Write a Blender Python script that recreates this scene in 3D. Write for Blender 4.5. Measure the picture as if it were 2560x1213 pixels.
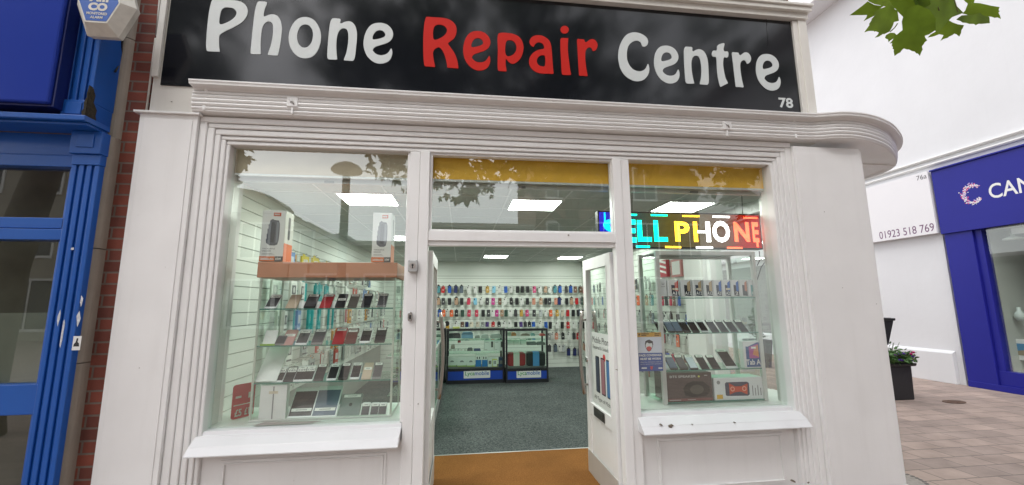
import bpy, bmesh, math, random
from mathutils import Vector, Matrix, Euler
R = math.radians
random.seed(11)
for o in list(bpy.data.objects):
    bpy.data.objects.remove(o, do_unlink=True)
SC = bpy.context.scene
COL = SC.collection

# ------------------------------------------------------------------ camera
PITCH, YAW, ROLL = 0.14706, 0.12394, -0.0070
FPX, CX, CY = 1020.0, 1280.0, 606.5
CAM = Vector((0, 0, 1.5))
_f = Vector((math.sin(YAW)*math.cos(PITCH), math.cos(YAW)*math.cos(PITCH), math.sin(PITCH)))
_r = Vector((math.cos(YAW), -math.sin(YAW), 0)); _u = _r.cross(_f)
_r2 = math.cos(ROLL)*_r + math.sin(ROLL)*_u; _u2 = -math.sin(ROLL)*_r + math.cos(ROLL)*_u
cd = bpy.data.cameras.new("camera"); co = bpy.data.objects.new("camera", cd); COL.objects.link(co)
co.matrix_world = Matrix(((_r2.x, _u2.x, -_f.x, CAM.x), (_r2.y, _u2.y, -_f.y, CAM.y), (_r2.z, _u2.z, -_f.z, CAM.z), (0, 0, 0, 1)))
cd.sensor_width = 36.0; cd.lens = FPX/2560*36.0
cd.clip_start = 0.05; cd.clip_end = 500
SC.camera = co

# ------------------------------------------------------------------ sky, sun, exposure
SUN_EL, SUN_AZ = 50.0, 214.0      # azimuth clockwise from +Y
wd = bpy.data.worlds.new("World"); SC.world = wd; wd.use_nodes = True
nt = wd.node_tree; N = nt.nodes; L = nt.links
N.clear()
sky = N.new("ShaderNodeTexSky"); sky.sky_type = 'NISHITA'; sky.sun_disc = False
sky.sun_elevation = R(SUN_EL); sky.sun_rotation = R(SUN_AZ); sky.dust_density = 3.0; sky.ozone_density = 1.0
bw = N.new("ShaderNodeRGBToBW"); L.new(sky.outputs[0], bw.inputs[0])
tc = N.new("ShaderNodeTexCoord"); mp = N.new("ShaderNodeMapping"); mp.inputs['Scale'].default_value = (1.2, 1.2, 3.0)
L.new(tc.outputs['Generated'], mp.inputs[0])
nz = N.new("ShaderNodeTexNoise"); nz.inputs['Scale'].default_value = 2.2; nz.inputs['Detail'].default_value = 7; nz.inputs['Roughness'].default_value = .55
L.new(mp.outputs[0], nz.inputs['Vector'])
cr = N.new("ShaderNodeMapRange"); cr.inputs[1].default_value = .3; cr.inputs[2].default_value = .7; cr.inputs[3].default_value = .75; cr.inputs[4].default_value = 1.25
L.new(nz.outputs[0], cr.inputs[0])
mu = N.new("ShaderNodeMath"); mu.operation = 'MULTIPLY'; L.new(bw.outputs[0], mu.inputs[0]); L.new(cr.outputs[0], mu.inputs[1])
mul2 = N.new("ShaderNodeMath"); mul2.operation = 'MULTIPLY_ADD'; L.new(mu.outputs[0], mul2.inputs[0]); mul2.inputs[1].default_value = .70; mul2.inputs[2].default_value = 5.4
cg = N.new("ShaderNodeCombineColor"); L.new(mul2.outputs[0], cg.inputs[0])
m1 = N.new("ShaderNodeMath"); m1.operation = 'MULTIPLY'; m1.inputs[1].default_value = 1.0; L.new(mul2.outputs[0], m1.inputs[0]); L.new(m1.outputs[0], cg.inputs[1])
m2 = N.new("ShaderNodeMath"); m2.operation = 'MULTIPLY'; m2.inputs[1].default_value = 1.03; L.new(mul2.outputs[0], m2.inputs[0]); L.new(m2.outputs[0], cg.inputs[2])
mx = N.new("ShaderNodeMix"); mx.data_type = 'RGBA'; mx.inputs['Factor'].default_value = .9
L.new(sky.outputs[0], mx.inputs[6]); L.new(cg.outputs[0], mx.inputs[7])
bg = N.new("ShaderNodeBackground"); bg.inputs[1].default_value = 0.13; L.new(mx.outputs[2], bg.inputs[0])
ow = N.new("ShaderNodeOutputWorld"); L.new(bg.outputs[0], ow.inputs[0])
sl = bpy.data.lights.new("sun", 'SUN'); sl.energy = 0.55; sl.angle = R(28); sl.color = (1, .97, .93)
so = bpy.data.objects.new("sun", sl); COL.objects.link(so)
_sd = Vector((math.sin(R(SUN_AZ))*math.cos(R(SUN_EL)), math.cos(R(SUN_AZ))*math.cos(R(SUN_EL)), math.sin(R(SUN_EL))))
so.rotation_euler = (-_sd).to_track_quat('-Z', 'Y').to_euler(); so.location = (0, -6, 14)
SC.view_settings.view_transform = 'Standard'; SC.view_settings.look = 'None'; SC.view_settings.gamma = 1
SC.view_settings.exposure = 0.91
cy = SC.cycles
cy.max_bounces = 10; cy.transparent_max_bounces = 32; cy.diffuse_bounces = 4; cy.glossy_bounces = 5; cy.transmission_bounces = 6
cy.caustics_reflective = False; cy.caustics_refractive = False; cy.sample_clamp_indirect = 6; cy.use_denoising = True
PANEL_EMIT = 17.0

# ------------------------------------------------------------------ helpers
def at(x, y, X=None, Y=None, Z=None):
    """the world point that photo pixel (x, y) sees on a given plane"""
    d = _r2*((x-CX)/FPX) - _u2*((y-CY)/FPX) + _f
    t = X/d.x if X is not None else (Y/d.y if Y is not None else (Z-CAM.z)/d.z)
    return CAM + d*t

ORD = "first second third fourth fifth sixth seventh eighth ninth tenth eleventh twelfth thirteenth fourteenth fifteenth sixteenth seventeenth eighteenth nineteenth twentieth twenty-first twenty-second twenty-third twenty-fourth twenty-fifth twenty-sixth twenty-seventh twenty-eighth twenty-ninth thirtieth".split()

def tag(o, label, cat, group=None, kind=None):
    if label: o['label'] = label
    if cat: o['category'] = cat
    if group: o['group'] = group
    if kind: o['kind'] = kind
    return o

def empty(name, loc, label, cat, group=None, rot=None):
    o = bpy.data.objects.new(name, None); COL.objects.link(o); o.location = loc
    if rot: o.rotation_euler = rot
    o.empty_display_size = .05
    return tag(o, label, cat, group)

class MB:
    def __init__(s): s.v = []; s.f = []; s.m = []; s.mi = 0; s.sm = set()
    def add(s, verts, faces, smooth=False):
        b = len(s.v); s.v += [Vector(v) for v in verts]
        for f in faces:
            if smooth: s.sm.add(len(s.f))
            s.f.append([b+i for i in f]); s.m.append(s.mi)
        return s
    def box(s, x0, x1, y0, y1, z0, z1):
        return s.add([(x, y, z) for z in (z0, z1) for y in (y0, y1) for x in (x0, x1)],
                     [(0, 2, 3, 1), (4, 5, 7, 6), (0, 1, 5, 4), (2, 6, 7, 3), (0, 4, 6, 2), (1, 3, 7, 5)])
    def prism(s, poly, a0, a1, axis='Y'):
        """poly: CCW points in the plane across the axis; XZ for Y, YZ for X, XY for Z"""
        n = len(poly)
        def P(p, a): return (p[0], a, p[1]) if axis == 'Y' else ((a, p[0], p[1]) if axis == 'X' else (p[0], p[1], a))
        v = [P(p, a0) for p in poly]+[P(p, a1) for p in poly]
        f = [tuple(range(n)), tuple(range(2*n-1, n-1, -1))]+[(i, i+n, (i+1) % n+n, (i+1) % n) for i in range(n)]
        return s.add(v, f)
    def tube(s, path, r, n=8, caps=True):
        path = [Vector(p) for p in path]; rs = r if isinstance(r, (list, tuple)) else [r]*len(path)
        v = []; prev = None
        for i, p in enumerate(path):
            t = (path[min(i+1, len(path)-1)]-path[max(i-1, 0)]).normalized()
            if prev is None:
                a = t.orthogonal().normalized()
            else:
                a = (prev-t*prev.dot(t)).normalized()
            prev = a; b = t.cross(a)
            v += [p+(a*math.cos(2*math.pi*k/n)+b*math.sin(2*math.pi*k/n))*rs[i] for k in range(n)]
        f = [(i*n+k, i*n+(k+1) % n, (i+1)*n+(k+1) % n, (i+1)*n+k) for i in range(len(path)-1) for k in range(n)]
        s.add(v, f, smooth=True)
        if caps:
            b = len(s.v)-len(v)
            s.f.append([b+k for k in range(n-1, -1, -1)]); s.m.append(s.mi)
            s.f.append([b+len(v)-n+k for k in range(n)]); s.m.append(s.mi)
        return s
    def lathe(s, prof, c, n=16, smooth=True):
        v = [(c[0]+r*math.cos(2*math.pi*k/n), c[1]+r*math.sin(2*math.pi*k/n), c[2]+z) for r, z in prof for k in range(n)]
        f = [(i*n+k, i*n+(k+1) % n, (i+1)*n+(k+1) % n, (i+1)*n+k) for i in range(len(prof)-1) for k in range(n)]
        return s.add(v, f, smooth)
    def quad(s, a, b, c, d): return s.add([a, b, c, d], [(0, 1, 2, 3)])
    def mesh(s, me):
        """append another mesh datablock (world/local coordinates as they are)"""
        return s.add([v.co.copy() for v in me.vertices], [tuple(p.vertices) for p in me.polygons])
    def xf(s, M, start=0):
        for i in range(start, len(s.v)): s.v[i] = M @ s.v[i]
        return s
    def build(s, name, mat, parent=None, bevel=0, local=False, seg=2, fix=True):
        off = Vector((0, 0, 0))
        if parent is not None and not local:
            p = parent
            while p is not None: off += p.location; p = p.parent
        me = bpy.data.meshes.new(name)
        me.from_pydata([v-off for v in s.v], [], s.f)
        mats = mat if isinstance(mat, (list, tuple)) else [mat]
        for m in mats: me.materials.append(m)
        for i, p in enumerate(me.polygons):
            p.material_index = s.m[i]
            p.use_smooth = i in s.sm
        if fix:
            bm = bmesh.new(); bm.from_mesh(me); bmesh.ops.recalc_face_normals(bm, faces=bm.faces); bm.to_mesh(me); bm.free()
        o = bpy.data.objects.new(name, me); COL.objects.link(o)
        if parent is not None: o.parent = parent
        if bevel:
            md = o.modifiers.new("bevel", 'BEVEL'); md.width = bevel; md.segments = seg; md.limit_method = 'ANGLE'; md.angle_limit = R(40)
        return o

def dup(root, loc, rot=None, label=None):
    r = root.copy(); COL.objects.link(r); r.location = loc
    if rot is not None: r.rotation_euler = rot
    if label: r['label'] = label
    for ch in list(root.children):
        c = ch.copy(); COL.objects.link(c); c.parent = r
    return r

def smoothloop(pts, n=3):
    out = []; m = len(pts)
    for i in range(m):
        p0, p1, p2, p3 = [Vector(pts[(i+k-1) % m]) for k in range(4)]
        # keep real corners sharp
        for j in range(n):
            t = j/n
            q = .5*((2*p1)+(-p0+p2)*t+(2*p0-5*p1+4*p2-p3)*t*t+(-p0+3*p1-3*p2+p3)*t**3)
            out.append((q.x, q.y))
    return out

def flatmesh(loops, thick):
    """filled outline(s) with holes, in XY, thickness along Z, as a mesh datablock"""
    cu = bpy.data.curves.new("outline", 'CURVE'); cu.dimensions = '2D'; cu.fill_mode = 'BOTH'; cu.extrude = thick/2
    for lp in loops:
        sp = cu.splines.new('POLY'); sp.points.add(len(lp)-1)
        for i, p in enumerate(lp): sp.points[i].co = (p[0], p[1], 0, 1)
        sp.use_cyclic_u = True
    ob = bpy.data.objects.new("outline", cu); COL.objects.link(ob)
    dg = bpy.context.evaluated_depsgraph_get()
    me = bpy.data.meshes.new_from_object(ob.evaluated_get(dg))
    bpy.data.objects.remove(ob); bpy.data.curves.remove(cu)
    return me

_txt = {}
def textmesh(s, bold=0.0, thick=.002, spacing=1.0):
    k = (s, bold, thick, spacing)
    if k in _txt: return _txt[k]
    cu = bpy.data.curves.new("lettering", 'FONT'); cu.body = s; cu.size = 1; cu.offset = bold; cu.space_character = spacing; cu.resolution_u = 4
    ob = bpy.data.objects.new("lettering", cu); COL.objects.link(ob)
    dg = bpy.context.evaluated_depsgraph_get()
    me = bpy.data.meshes.new_from_object(ob.evaluated_get(dg))
    bpy.data.objects.remove(ob); bpy.data.curves.remove(cu)
    vs = [(v.co.x, v.co.y) for v in me.vertices]
    x0 = min(v[0] for v in vs); x1 = max(v[0] for v in vs); y0 = min(v[1] for v in vs); y1 = max(v[1] for v in vs)
    _txt[k] = (me, x0, x1, y0, y1)
    return _txt[k]

def text_on(mb, s, o, ex, ey, w=None, h=None, bold=0.0, lift=.001, spacing=1.0):
    """write s with its lower left corner at o, along unit ex, up unit ey, fitted to w x h"""
    me, x0, x1, y0, y1 = textmesh(s, bold, .002, spacing)
    ex = Vector(ex); ey = Vector(ey); n = ex.cross(ey); o = Vector(o)
    sx = w/(x1-x0) if w else h/(y1-y0); sy = h/(y1-y0) if h else sx
    mb.add([o+ex*((v.co.x-x0)*sx)+ey*((v.co.y-y0)*sy)+n*lift for v in me.vertices], [tuple(p.vertices) for p in me.polygons])
    return mb

def text_px(mb, s, x0, x1, y0, y1, plane, bold=0.0, lift=.001, spacing=1.0):
    """on a wall facing the street (plane = its Y): fit s to a rectangle given by its photo bounds"""
    ym = (y0+y1)/2; xm = (x0+x1)/2
    a = at(x0, ym, Y=plane).x; b = at(x1, ym, Y=plane).x; t = at(xm, y0, Y=plane).z; u = at(xm, y1, Y=plane).z
    return text_on(mb, s, (a, plane, u), (1, 0, 0), (0, 0, 1), b-a, t-u, bold, lift, spacing)

# ------------------------------------------------------------------ materials
MATS = {}
def mat(name, col, rough=.5, noise=0.0, nscale=8.0, metal=0.0, spec=.5, bump=0.0, bscale=60.0, emit=None, estr=0.0, coat=0.0, rvar=0.0):
    if name in MATS: return MATS[name]
    m = bpy.data.materials.new(name); m.use_nodes = True; nt = m.node_tree; b = nt.nodes["Principled BSDF"]
    b.inputs['Base Color'].default_value = (*col, 1); b.inputs['Roughness'].default_value = rough; b.inputs['Metallic'].default_value = metal
    b.inputs['Specular IOR Level'].default_value = spec; b.inputs['Coat Weight'].default_value = coat
    if emit: b.inputs['Emission Color'].default_value = (*emit, 1); b.inputs['Emission Strength'].default_value = estr
    if noise or bump or rvar:
        tc = nt.nodes.new("ShaderNodeTexCoord")
        if noise or rvar:
            n = nt.nodes.new("ShaderNodeTexNoise"); n.inputs['Scale'].default_value = nscale; n.inputs['Detail'].default_value = 6
            nt.links.new(tc.outputs['Object'], n.inputs['Vector'])
        if noise:
            mr = nt.nodes.new("ShaderNodeMapRange"); mr.inputs[1].default_value = .25; mr.inputs[2].default_value = .75
            mr.inputs[3].default_value = 1-noise; mr.inputs[4].default_value = 1+noise
            nt.links.new(n.outputs[0], mr.inputs[0])
            vm = nt.nodes.new("ShaderNodeVectorMath"); vm.operation = 'SCALE'; vm.inputs[0].default_value = col
            nt.links.new(mr.outputs[0], vm.inputs['Scale']); nt.links.new(vm.outputs[0], b.inputs['Base Color'])
        if rvar:
            m3 = nt.nodes.new("ShaderNodeMapRange"); m3.inputs[3].default_value = max(0, rough-rvar); m3.inputs[4].default_value = min(1, rough+rvar)
            nt.links.new(n.outputs[0], m3.inputs[0]); nt.links.new(m3.outputs[0], b.inputs['Roughness'])
        if bump:
            n2 = nt.nodes.new("ShaderNodeTexNoise"); n2.inputs['Scale'].default_value = bscale; n2.inputs['Detail'].default_value = 4
            nt.links.new(tc.outputs['Object'], n2.inputs['Vector'])
            bp = nt.nodes.new("ShaderNodeBump"); bp.inputs['Strength'].default_value = bump; bp.inputs['Distance'].default_value = .01
            nt.links.new(n2.outputs[0], bp.inputs['Height']); nt.links.new(bp.outputs[0], b.inputs['Normal'])
    MATS[name] = m
    return m

def glass(name, tint, ior=1.5, rough=0.0):
    if name in MATS: return MATS[name]
    m = bpy.data.materials.new(name); m.use_nodes = True; nt = m.node_tree; nt.nodes.clear()
    o = nt.nodes.new("ShaderNodeOutputMaterial"); t = nt.nodes.new("ShaderNodeBsdfTransparent"); t.inputs[0].default_value = (*tint, 1)
    g = nt.nodes.new("ShaderNodeBsdfGlossy"); g.inputs['Roughness'].default_value = rough; g.inputs[0].default_value = (.95, 1, .97, 1)
    f = nt.nodes.new("ShaderNodeFresnel"); f.inputs[0].default_value = ior
    x = nt.nodes.new("ShaderNodeMixShader"); ge = nt.nodes.new("ShaderNodeNewGeometry"); iv = nt.nodes.new("ShaderNodeMath"); iv.operation = 'SUBTRACT'; iv.inputs[0].default_value = 1; nt.links.new(ge.outputs['Backfacing'], iv.inputs[1])
    mm = nt.nodes.new("ShaderNodeMath"); mm.operation = 'MULTIPLY'; nt.links.new(f.outputs[0], mm.inputs[0]); nt.links.new(iv.outputs[0], mm.inputs[1])
    nt.links.new(mm.outputs[0], x.inputs[0]); nt.links.new(t.outputs[0], x.inputs[1]); nt.links.new(g.outputs[0], x.inputs[2])
    nt.links.new(x.outputs[0], o.inputs[0]); MATS[name] = m
    return m

def emitter(name, col, strength):
    if name in MATS: return MATS[name]
    m = bpy.data.materials.new(name); m.use_nodes = True; nt = m.node_tree; nt.nodes.clear()
    o = nt.nodes.new("ShaderNodeOutputMaterial"); e = nt.nodes.new("ShaderNodeEmission"); e.inputs[0].default_value = (*col, 1); e.inputs[1].default_value = strength
    nt.links.new(e.outputs[0], o.inputs[0]); MATS[name] = m
    return m

def brickmat(name, c1, c2, mortar, bw, bh, ms, axes, off=.5, rough=.85, noise=.25, rot=0.0):
    """axes: which object axes run along the course and up it"""
    m = bpy.data.materials.new(name); m.use_nodes = True; nt = m.node_tree; b = nt.nodes["Principled BSDF"]
    tc = nt.nodes.new("ShaderNodeTexCoord"); sp = nt.nodes.new("ShaderNodeSeparateXYZ"); cb = nt.nodes.new("ShaderNodeCombineXYZ")
    nt.links.new(tc.outputs['Object'], sp.inputs[0]); nt.links.new(sp.outputs[axes[0]], cb.inputs[0]); nt.links.new(sp.outputs[axes[1]], cb.inputs[1])
    src = cb
    if rot:
        mp = nt.nodes.new("ShaderNodeMapping"); mp.inputs['Rotation'].default_value = (0, 0, rot); nt.links.new(cb.outputs[0], mp.inputs[0]); src = mp
    # slightly wavering courses
    nw = nt.nodes.new("ShaderNodeTexNoise"); nw.inputs['Scale'].default_value = 3.0; nt.links.new(src.outputs[0], nw.inputs['Vector'])
    va = nt.nodes.new("ShaderNodeVectorMath"); va.operation = 'MULTIPLY_ADD'; va.inputs[1].default_value = (.012, .012, 0)
    nt.links.new(nw.outputs['Color'], va.inputs[0]); nt.links.new(src.outputs[0], va.inputs[2])
    br = nt.nodes.new("ShaderNodeTexBrick"); br.inputs['Scale'].default_value = 1; br.inputs['Brick Width'].default_value = bw; br.inputs['Row Height'].default_value = bh
    br.inputs['Mortar Size'].default_value = ms; br.inputs['Mortar Smooth'].default_value = .3; br.offset = off
    br.inputs['Color1'].default_value = (*c1, 1); br.inputs['Color2'].default_value = (*c2, 1); br.inputs['Mortar'].default_value = (*mortar, 1)
    nt.links.new(va.outputs[0], br.inputs['Vector'])
    n = nt.nodes.new("ShaderNodeTexNoise"); n.inputs['Scale'].default_value = 2.5; n.inputs['Detail'].default_value = 8; n.inputs['Roughness'].default_value = .65
    nt.links.new(tc.outputs['Object'], n.inputs['Vector'])
    mr = nt.nodes.new("ShaderNodeMapRange"); mr.inputs[1].default_value = .25; mr.inputs[2].default_value = .75; mr.inputs[3].default_value = 1-noise; mr.inputs[4].default_value = 1+noise
    nt.links.new(n.outputs[0], mr.inputs[0])
    vs = nt.nodes.new("ShaderNodeVectorMath"); vs.operation = 'SCALE'; nt.links.new(br.outputs[0], vs.inputs[0]); nt.links.new(mr.outputs[0], vs.inputs['Scale'])
    nt.links.new(vs.outputs[0], b.inputs['Base Color'])
    b.inputs['Roughness'].default_value = rough
    n3 = nt.nodes.new("ShaderNodeTexNoise"); n3.inputs['Scale'].default_value = 90; nt.links.new(tc.outputs['Object'], n3.inputs['Vector'])
    ad = nt.nodes.new("ShaderNodeMath"); ad.operation = 'MULTIPLY_ADD'; ad.inputs[1].default_value = -.8; nt.links.new(br.outputs['Fac'], ad.inputs[0])
    sc3 = nt.nodes.new("ShaderNodeMath"); sc3.operation = 'MULTIPLY'; sc3.inputs[1].default_value = .35; nt.links.new(n3.outputs[0], sc3.inputs[0]); nt.links.new(sc3.outputs[0], ad.inputs[2])
    bp = nt.nodes.new("ShaderNodeBump"); bp.inputs['Strength'].default_value = .5; bp.inputs['Distance'].default_value = .006
    nt.links.new(ad.outputs[0], bp.inputs['Height']); nt.links.new(bp.outputs[0], b.inputs['Normal'])
    MATS[name] = m
    return m

WHITE = mat("white_gloss_paint", (.79, .785, .772), .36, .035, 3.0, bump=.06, bscale=25, rvar=.12)
WHITE2 = mat("white_sill_paint", (.67, .67, .675), .35, .03, 4.0, bump=.05, bscale=20)
CREAM = mat("cream_board_paint", (.66, .64, .59), .5, .05, 2.0)
SLOTSHADE = mat("slot_shade", (.012, .012, .012), .9)
SIGNBLK = mat("black_sign_vinyl", (.008, .009, .012), .11, spec=.5, rvar=.04, nscale=1.2)
LETW = mat("pale_sign_vinyl", (.56, .59, .58), .45, spec=.25)
LETR = mat("red_sign_vinyl", (.50, .022, .016), .5, spec=.08)
SLAT = mat("white_slatboard", (.72, .76, .70), .38, .02, 2)
CEIL = mat("ceiling_tile", (.50, .52, .49), .85, .05, 30)
GRID = mat("ceiling_grid", (.7, .7, .68), .5)
ALU = mat("brushed_aluminium", (.55, .55, .54), .36, .05, 12, metal=.85)
ALUP = mat("satin_aluminium", (.62, .62, .60), .45, .04, 9, metal=.45)
STEEL = mat("brushed_steel", (.42, .38, .35), .3, .05, 15, metal=1.0)
CHROME = mat("chrome", (.6, .6, .6), .15, metal=1.0)
BLACK = mat("black_plastic", (.012, .012, .013), .4)
GREYP = mat("grey_plastic", (.25, .25, .25), .45)
WPLA = mat("white_plastic", (.72, .72, .70), .4)
GOLD = mat("ochre_shutter_paint", (.80, .44, .045), .5, .12, 4.0, bump=.08, bscale=12)
WOOD = mat("orange_wood_laminate", (.50, .20, .105), .45, .10, 5)
GLASS = glass("window_glass", (.97, .995, .98), 2.3)
GLASSG = glass("cabinet_glass", (.91, .97, .94))
SHELFG = glass("shelf_glass", (.72, .90, .82))
GLASSB = glass("dark_shop_glass", (.75, .77, .74), 1.9)
PAPER = mat("white_card", (.74, .74, .72), .6)
LABELM = mat("price_label_paper", (.78, .77, .73), .6)
INK = mat("black_print", (.02, .02, .02), .6)
PANEL = emitter("light_panel_diffuser", (.93, 1.0, .92), PANEL_EMIT)

def streaks(m, amt):
    nt = m.node_tree; b = nt.nodes["Principled BSDF"]; src = b.inputs['Base Color'].links[0].from_socket
    tc = nt.nodes.new("ShaderNodeTexCoord"); mp = nt.nodes.new("ShaderNodeMapping"); mp.inputs['Scale'].default_value = (14, 14, .9); nt.links.new(tc.outputs['Object'], mp.inputs[0])
    n = nt.nodes.new("ShaderNodeTexNoise"); n.inputs['Scale'].default_value = 1.0; n.inputs['Detail'].default_value = 7; n.inputs['Roughness'].default_value = .6; nt.links.new(mp.outputs[0], n.inputs['Vector'])
    mr = nt.nodes.new("ShaderNodeMapRange"); mr.inputs[1].default_value = .52; mr.inputs[2].default_value = .80; mr.inputs[3].default_value = 0; mr.inputs[4].default_value = amt; nt.links.new(n.outputs[0], mr.inputs[0])
    n2 = nt.nodes.new("ShaderNodeTexNoise"); n2.inputs['Scale'].default_value = 38; n2.inputs['Detail'].default_value = 2; nt.links.new(tc.outputs['Object'], n2.inputs['Vector'])
    m2_ = nt.nodes.new("ShaderNodeMapRange"); m2_.inputs[1].default_value = .74; m2_.inputs[2].default_value = .80; m2_.inputs[3].default_value = 0; m2_.inputs[4].default_value = .22; nt.links.new(n2.outputs[0], m2_.inputs[0])
    ad = nt.nodes.new("ShaderNodeMath"); ad.operation = 'MAXIMUM'; nt.links.new(mr.outputs[0], ad.inputs[0]); nt.links.new(m2_.outputs[0], ad.inputs[1])
    mx = nt.nodes.new("ShaderNodeMix"); mx.data_type = 'RGBA'; nt.links.new(ad.outputs[0], mx.inputs['Factor']); nt.links.new(src, mx.inputs[6]); mx.inputs[7].default_value = (.30, .27, .22, 1)
    nt.links.new(mx.outputs[2], b.inputs['Base Color'])
for m_, a_ in ((WHITE, .07), (CREAM, .16), (WHITE2, .06)): streaks(m_, a_)

# carpet, coir mat
def carpet(name, a, b, scale, stretch=(1, 1, 1)):
    m = bpy.data.materials.new(name); m.use_nodes = True; nt = m.node_tree; bs = nt.nodes["Principled BSDF"]
    tc = nt.nodes.new("ShaderNodeTexCoord"); mp = nt.nodes.new("ShaderNodeMapping"); mp.inputs['Scale'].default_value = stretch; nt.links.new(tc.outputs['Object'], mp.inputs[0])
    n = nt.nodes.new("ShaderNodeTexNoise"); n.inputs['Scale'].default_value = scale; n.inputs['Detail'].default_value = 3; n.inputs['Distortion'].default_value = 1.2
    nt.links.new(mp.outputs[0], n.inputs['Vector'])
    cr = nt.nodes.new("ShaderNodeValToRGB"); cr.color_ramp.elements[0].position = .38; cr.color_ramp.elements[1].position = .62
    cr.color_ramp.elements[0].color = (*a, 1); cr.color_ramp.elements[1].color = (*b, 1)
    nt.links.new(n.outputs[0], cr.inputs[0])
    n2 = nt.nodes.new("ShaderNodeTexNoise"); n2.inputs['Scale'].default_value = 1.6; n2.inputs['Detail'].default_value = 5; nt.links.new(tc.outputs['Object'], n2.inputs['Vector'])
    mr = nt.nodes.new("ShaderNodeMapRange"); mr.inputs[1].default_value = .3; mr.inputs[2].default_value = .7; mr.inputs[3].default_value = .82; mr.inputs[4].default_value = 1.15; nt.links.new(n2.outputs[0], mr.inputs[0])
    vs = nt.nodes.new("ShaderNodeVectorMath"); vs.operation = 'SCALE'; nt.links.new(cr.outputs[0], vs.inputs[0]); nt.links.new(mr.outputs[0], vs.inputs['Scale'])
    nt.links.new(vs.outputs[0], bs.inputs['Base Color']); bs.inputs['Roughness'].default_value = .95; bs.inputs['Specular IOR Level'].default_value = .1
    bp = nt.nodes.new("ShaderNodeBump"); bp.inputs['Strength'].default_value = .4; bp.inputs['Distance'].default_value = .004; nt.links.new(n.outputs[0], bp.inputs['Height']); nt.links.new(bp.outputs[0], bs.inputs['Normal'])
    MATS[name] = m
    return m
CARPET = carpet("grey_blue_carpet", (.036, .043, .043), (.135, .150, .146), 60)
COIR = carpet("brown_coir", (.15, .062, .016), (.27, .120, .036), 160)

BRICK = brickmat("red_brick", (.235, .062, .038), (.135, .042, .03), (.17, .135, .11), .225, .075, .007, (0, 2), noise=.35)
PAVE = brickmat("block_paving", (.37, .285, .24), (.285, .225, .195), (.18, .15, .13), .34, .215, .007, (0, 1), noise=.32, rot=.0)
RENDER = mat("white_render", (.655, .66, .67), .75, .035, 1.1, bump=.35, bscale=5); streaks(RENDER, .03)

# ------------------------------------------------------------------ ground
g = MB(); g.box(-60, 60, -60, 3.0, -.2, 0); g.box(2.98, 60, 3.0, 60, -.2, 0); g.box(-60, -2.0, 3.0, 60, -.2, -.004)
tag(g.build("pavement", PAVE), "brown block paving of the street and alley", "pavement", kind="structure")

# ------------------------------------------------------------------ the shop
YP, YF, YG = 2.95, 3.0, 3.07           # pilaster face, frame face, glass
ZH = 2.827                              # underside of the cornice
BACK, XL, XR, ZC = 9.71, -1.78, 2.93, 2.478
shop = empty("phone_shop", (.5, 3.0, 0), "white painted phone repair shop with red brick above and wide open door", "shop")
WL0, WL1 = -1.655, -.392               # left window opening
DR0, DR1 = -.245, 1.185                # door opening
WR0, WR1 = 1.325, 2.563                # right window opening
WT, WB = 2.637, .690                   # window head and foot
TT, TB, DT = 2.637, 2.030, 1.922        # fanlight head, foot; door head
PLT = [(-2.213, -1.845), (2.745, 3.372)]
mb = MB(); x0, x1 = PLT[0]
mb.box(x0, x1, YP, 3.14, .0, ZH-.012)
mb.box(x0+.03, x1-.03, YP-.004, YP, .03, ZH-.05)
mb.box(x0-.03, x1+.02, YP-.022, 3.14, ZH-.012, ZH+.003)
mb.build("pilaster", WHITE, shop, .006)
mb = MB(); x0, x1 = PLT[1]
mb.box(x0, x1, YP, 3.20, .09, ZH-.042)
mb.box(x0+.02, x1-.03, YP-.003, YP, .12, ZH-.10)
mb.box(x1, x1+.045, YP+.03, 3.24, .09, ZH-.05)
mb.box(x0-.03, x1+.07, YP-.012, 3.25, 0, .09)
mb.build("pilaster", WHITE, shop, .006)
# stepped surround: nested U-shaped rings, each a little further back
xs_l = [-1.845, -1.795, -1.748, -1.712, -1.680, WL0]
xs_r = [2.745, 2.695, 2.655, 2.622, 2.592, WR1]
zs = [2.827, 2.781, 2.745, 2.700, 2.668, WT]
ys = [YF-.028, YF-.019, YF-.008, YF+.004, YF+.016]; ysr = [YF-.022, YF-.017, YF-.011, YF-.004, YF+.003]
mb = MB()
for k in range(5):
    mb.box(xs_l[k], xs_l[k+1], ys[k], 3.15, .05, zs[k+1])
    mb.box(xs_r[k+1], xs_r[k], ysr[k], 3.15, .05, zs[k+1]-.0005)
    mb.box(xs_l[k], xs_r[k]-.0005, ys[k], 3.15, zs[k+1], zs[k]-.003)
mb.build("stepped_surround", WHITE, shop, .007)
# posts and rails
mb = MB()
mb.box(WL1, -.318, YF+.012, 3.085, .05, WT-.002); mb.box(-.316, DR0, YF+.002, 3.085, .0, WT-.002)
mb.box(WL1-.02, WL1, YF+.035, 3.085, WB, WT-.002)
mb.build("door_post", WHITE, shop, .004)
mb = MB()
mb.box(DR1, 1.255, YF+.002, 3.085, .0, WT-.002); mb.box(1.257, WR0, YF+.012, 3.085, .05, WT-.002)
mb.build("door_post", WHITE, shop, .004)
mb = MB()
mb.box(DR0, DR1, YF+.006, 3.085, DT+.035, TB); mb.box(DR0, DR1, YF+.022, 3.085, DT, DT+.034)
mb.box(DR0, DR1, YF+.03, 3.085, TB, TB+.016); mb.box(DR0, DR1, YF+.03, 3.085, TT-.016, TT-.001)
mb.box(DR0, DR0+.02, YF+.03, 3.085, TB+.016, TT-.016); mb.box(DR1-.006, DR1, YF+.03, 3.085, TB+.016, TT-.016)
mb.build("door_head", WHITE, shop, .003)
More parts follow.
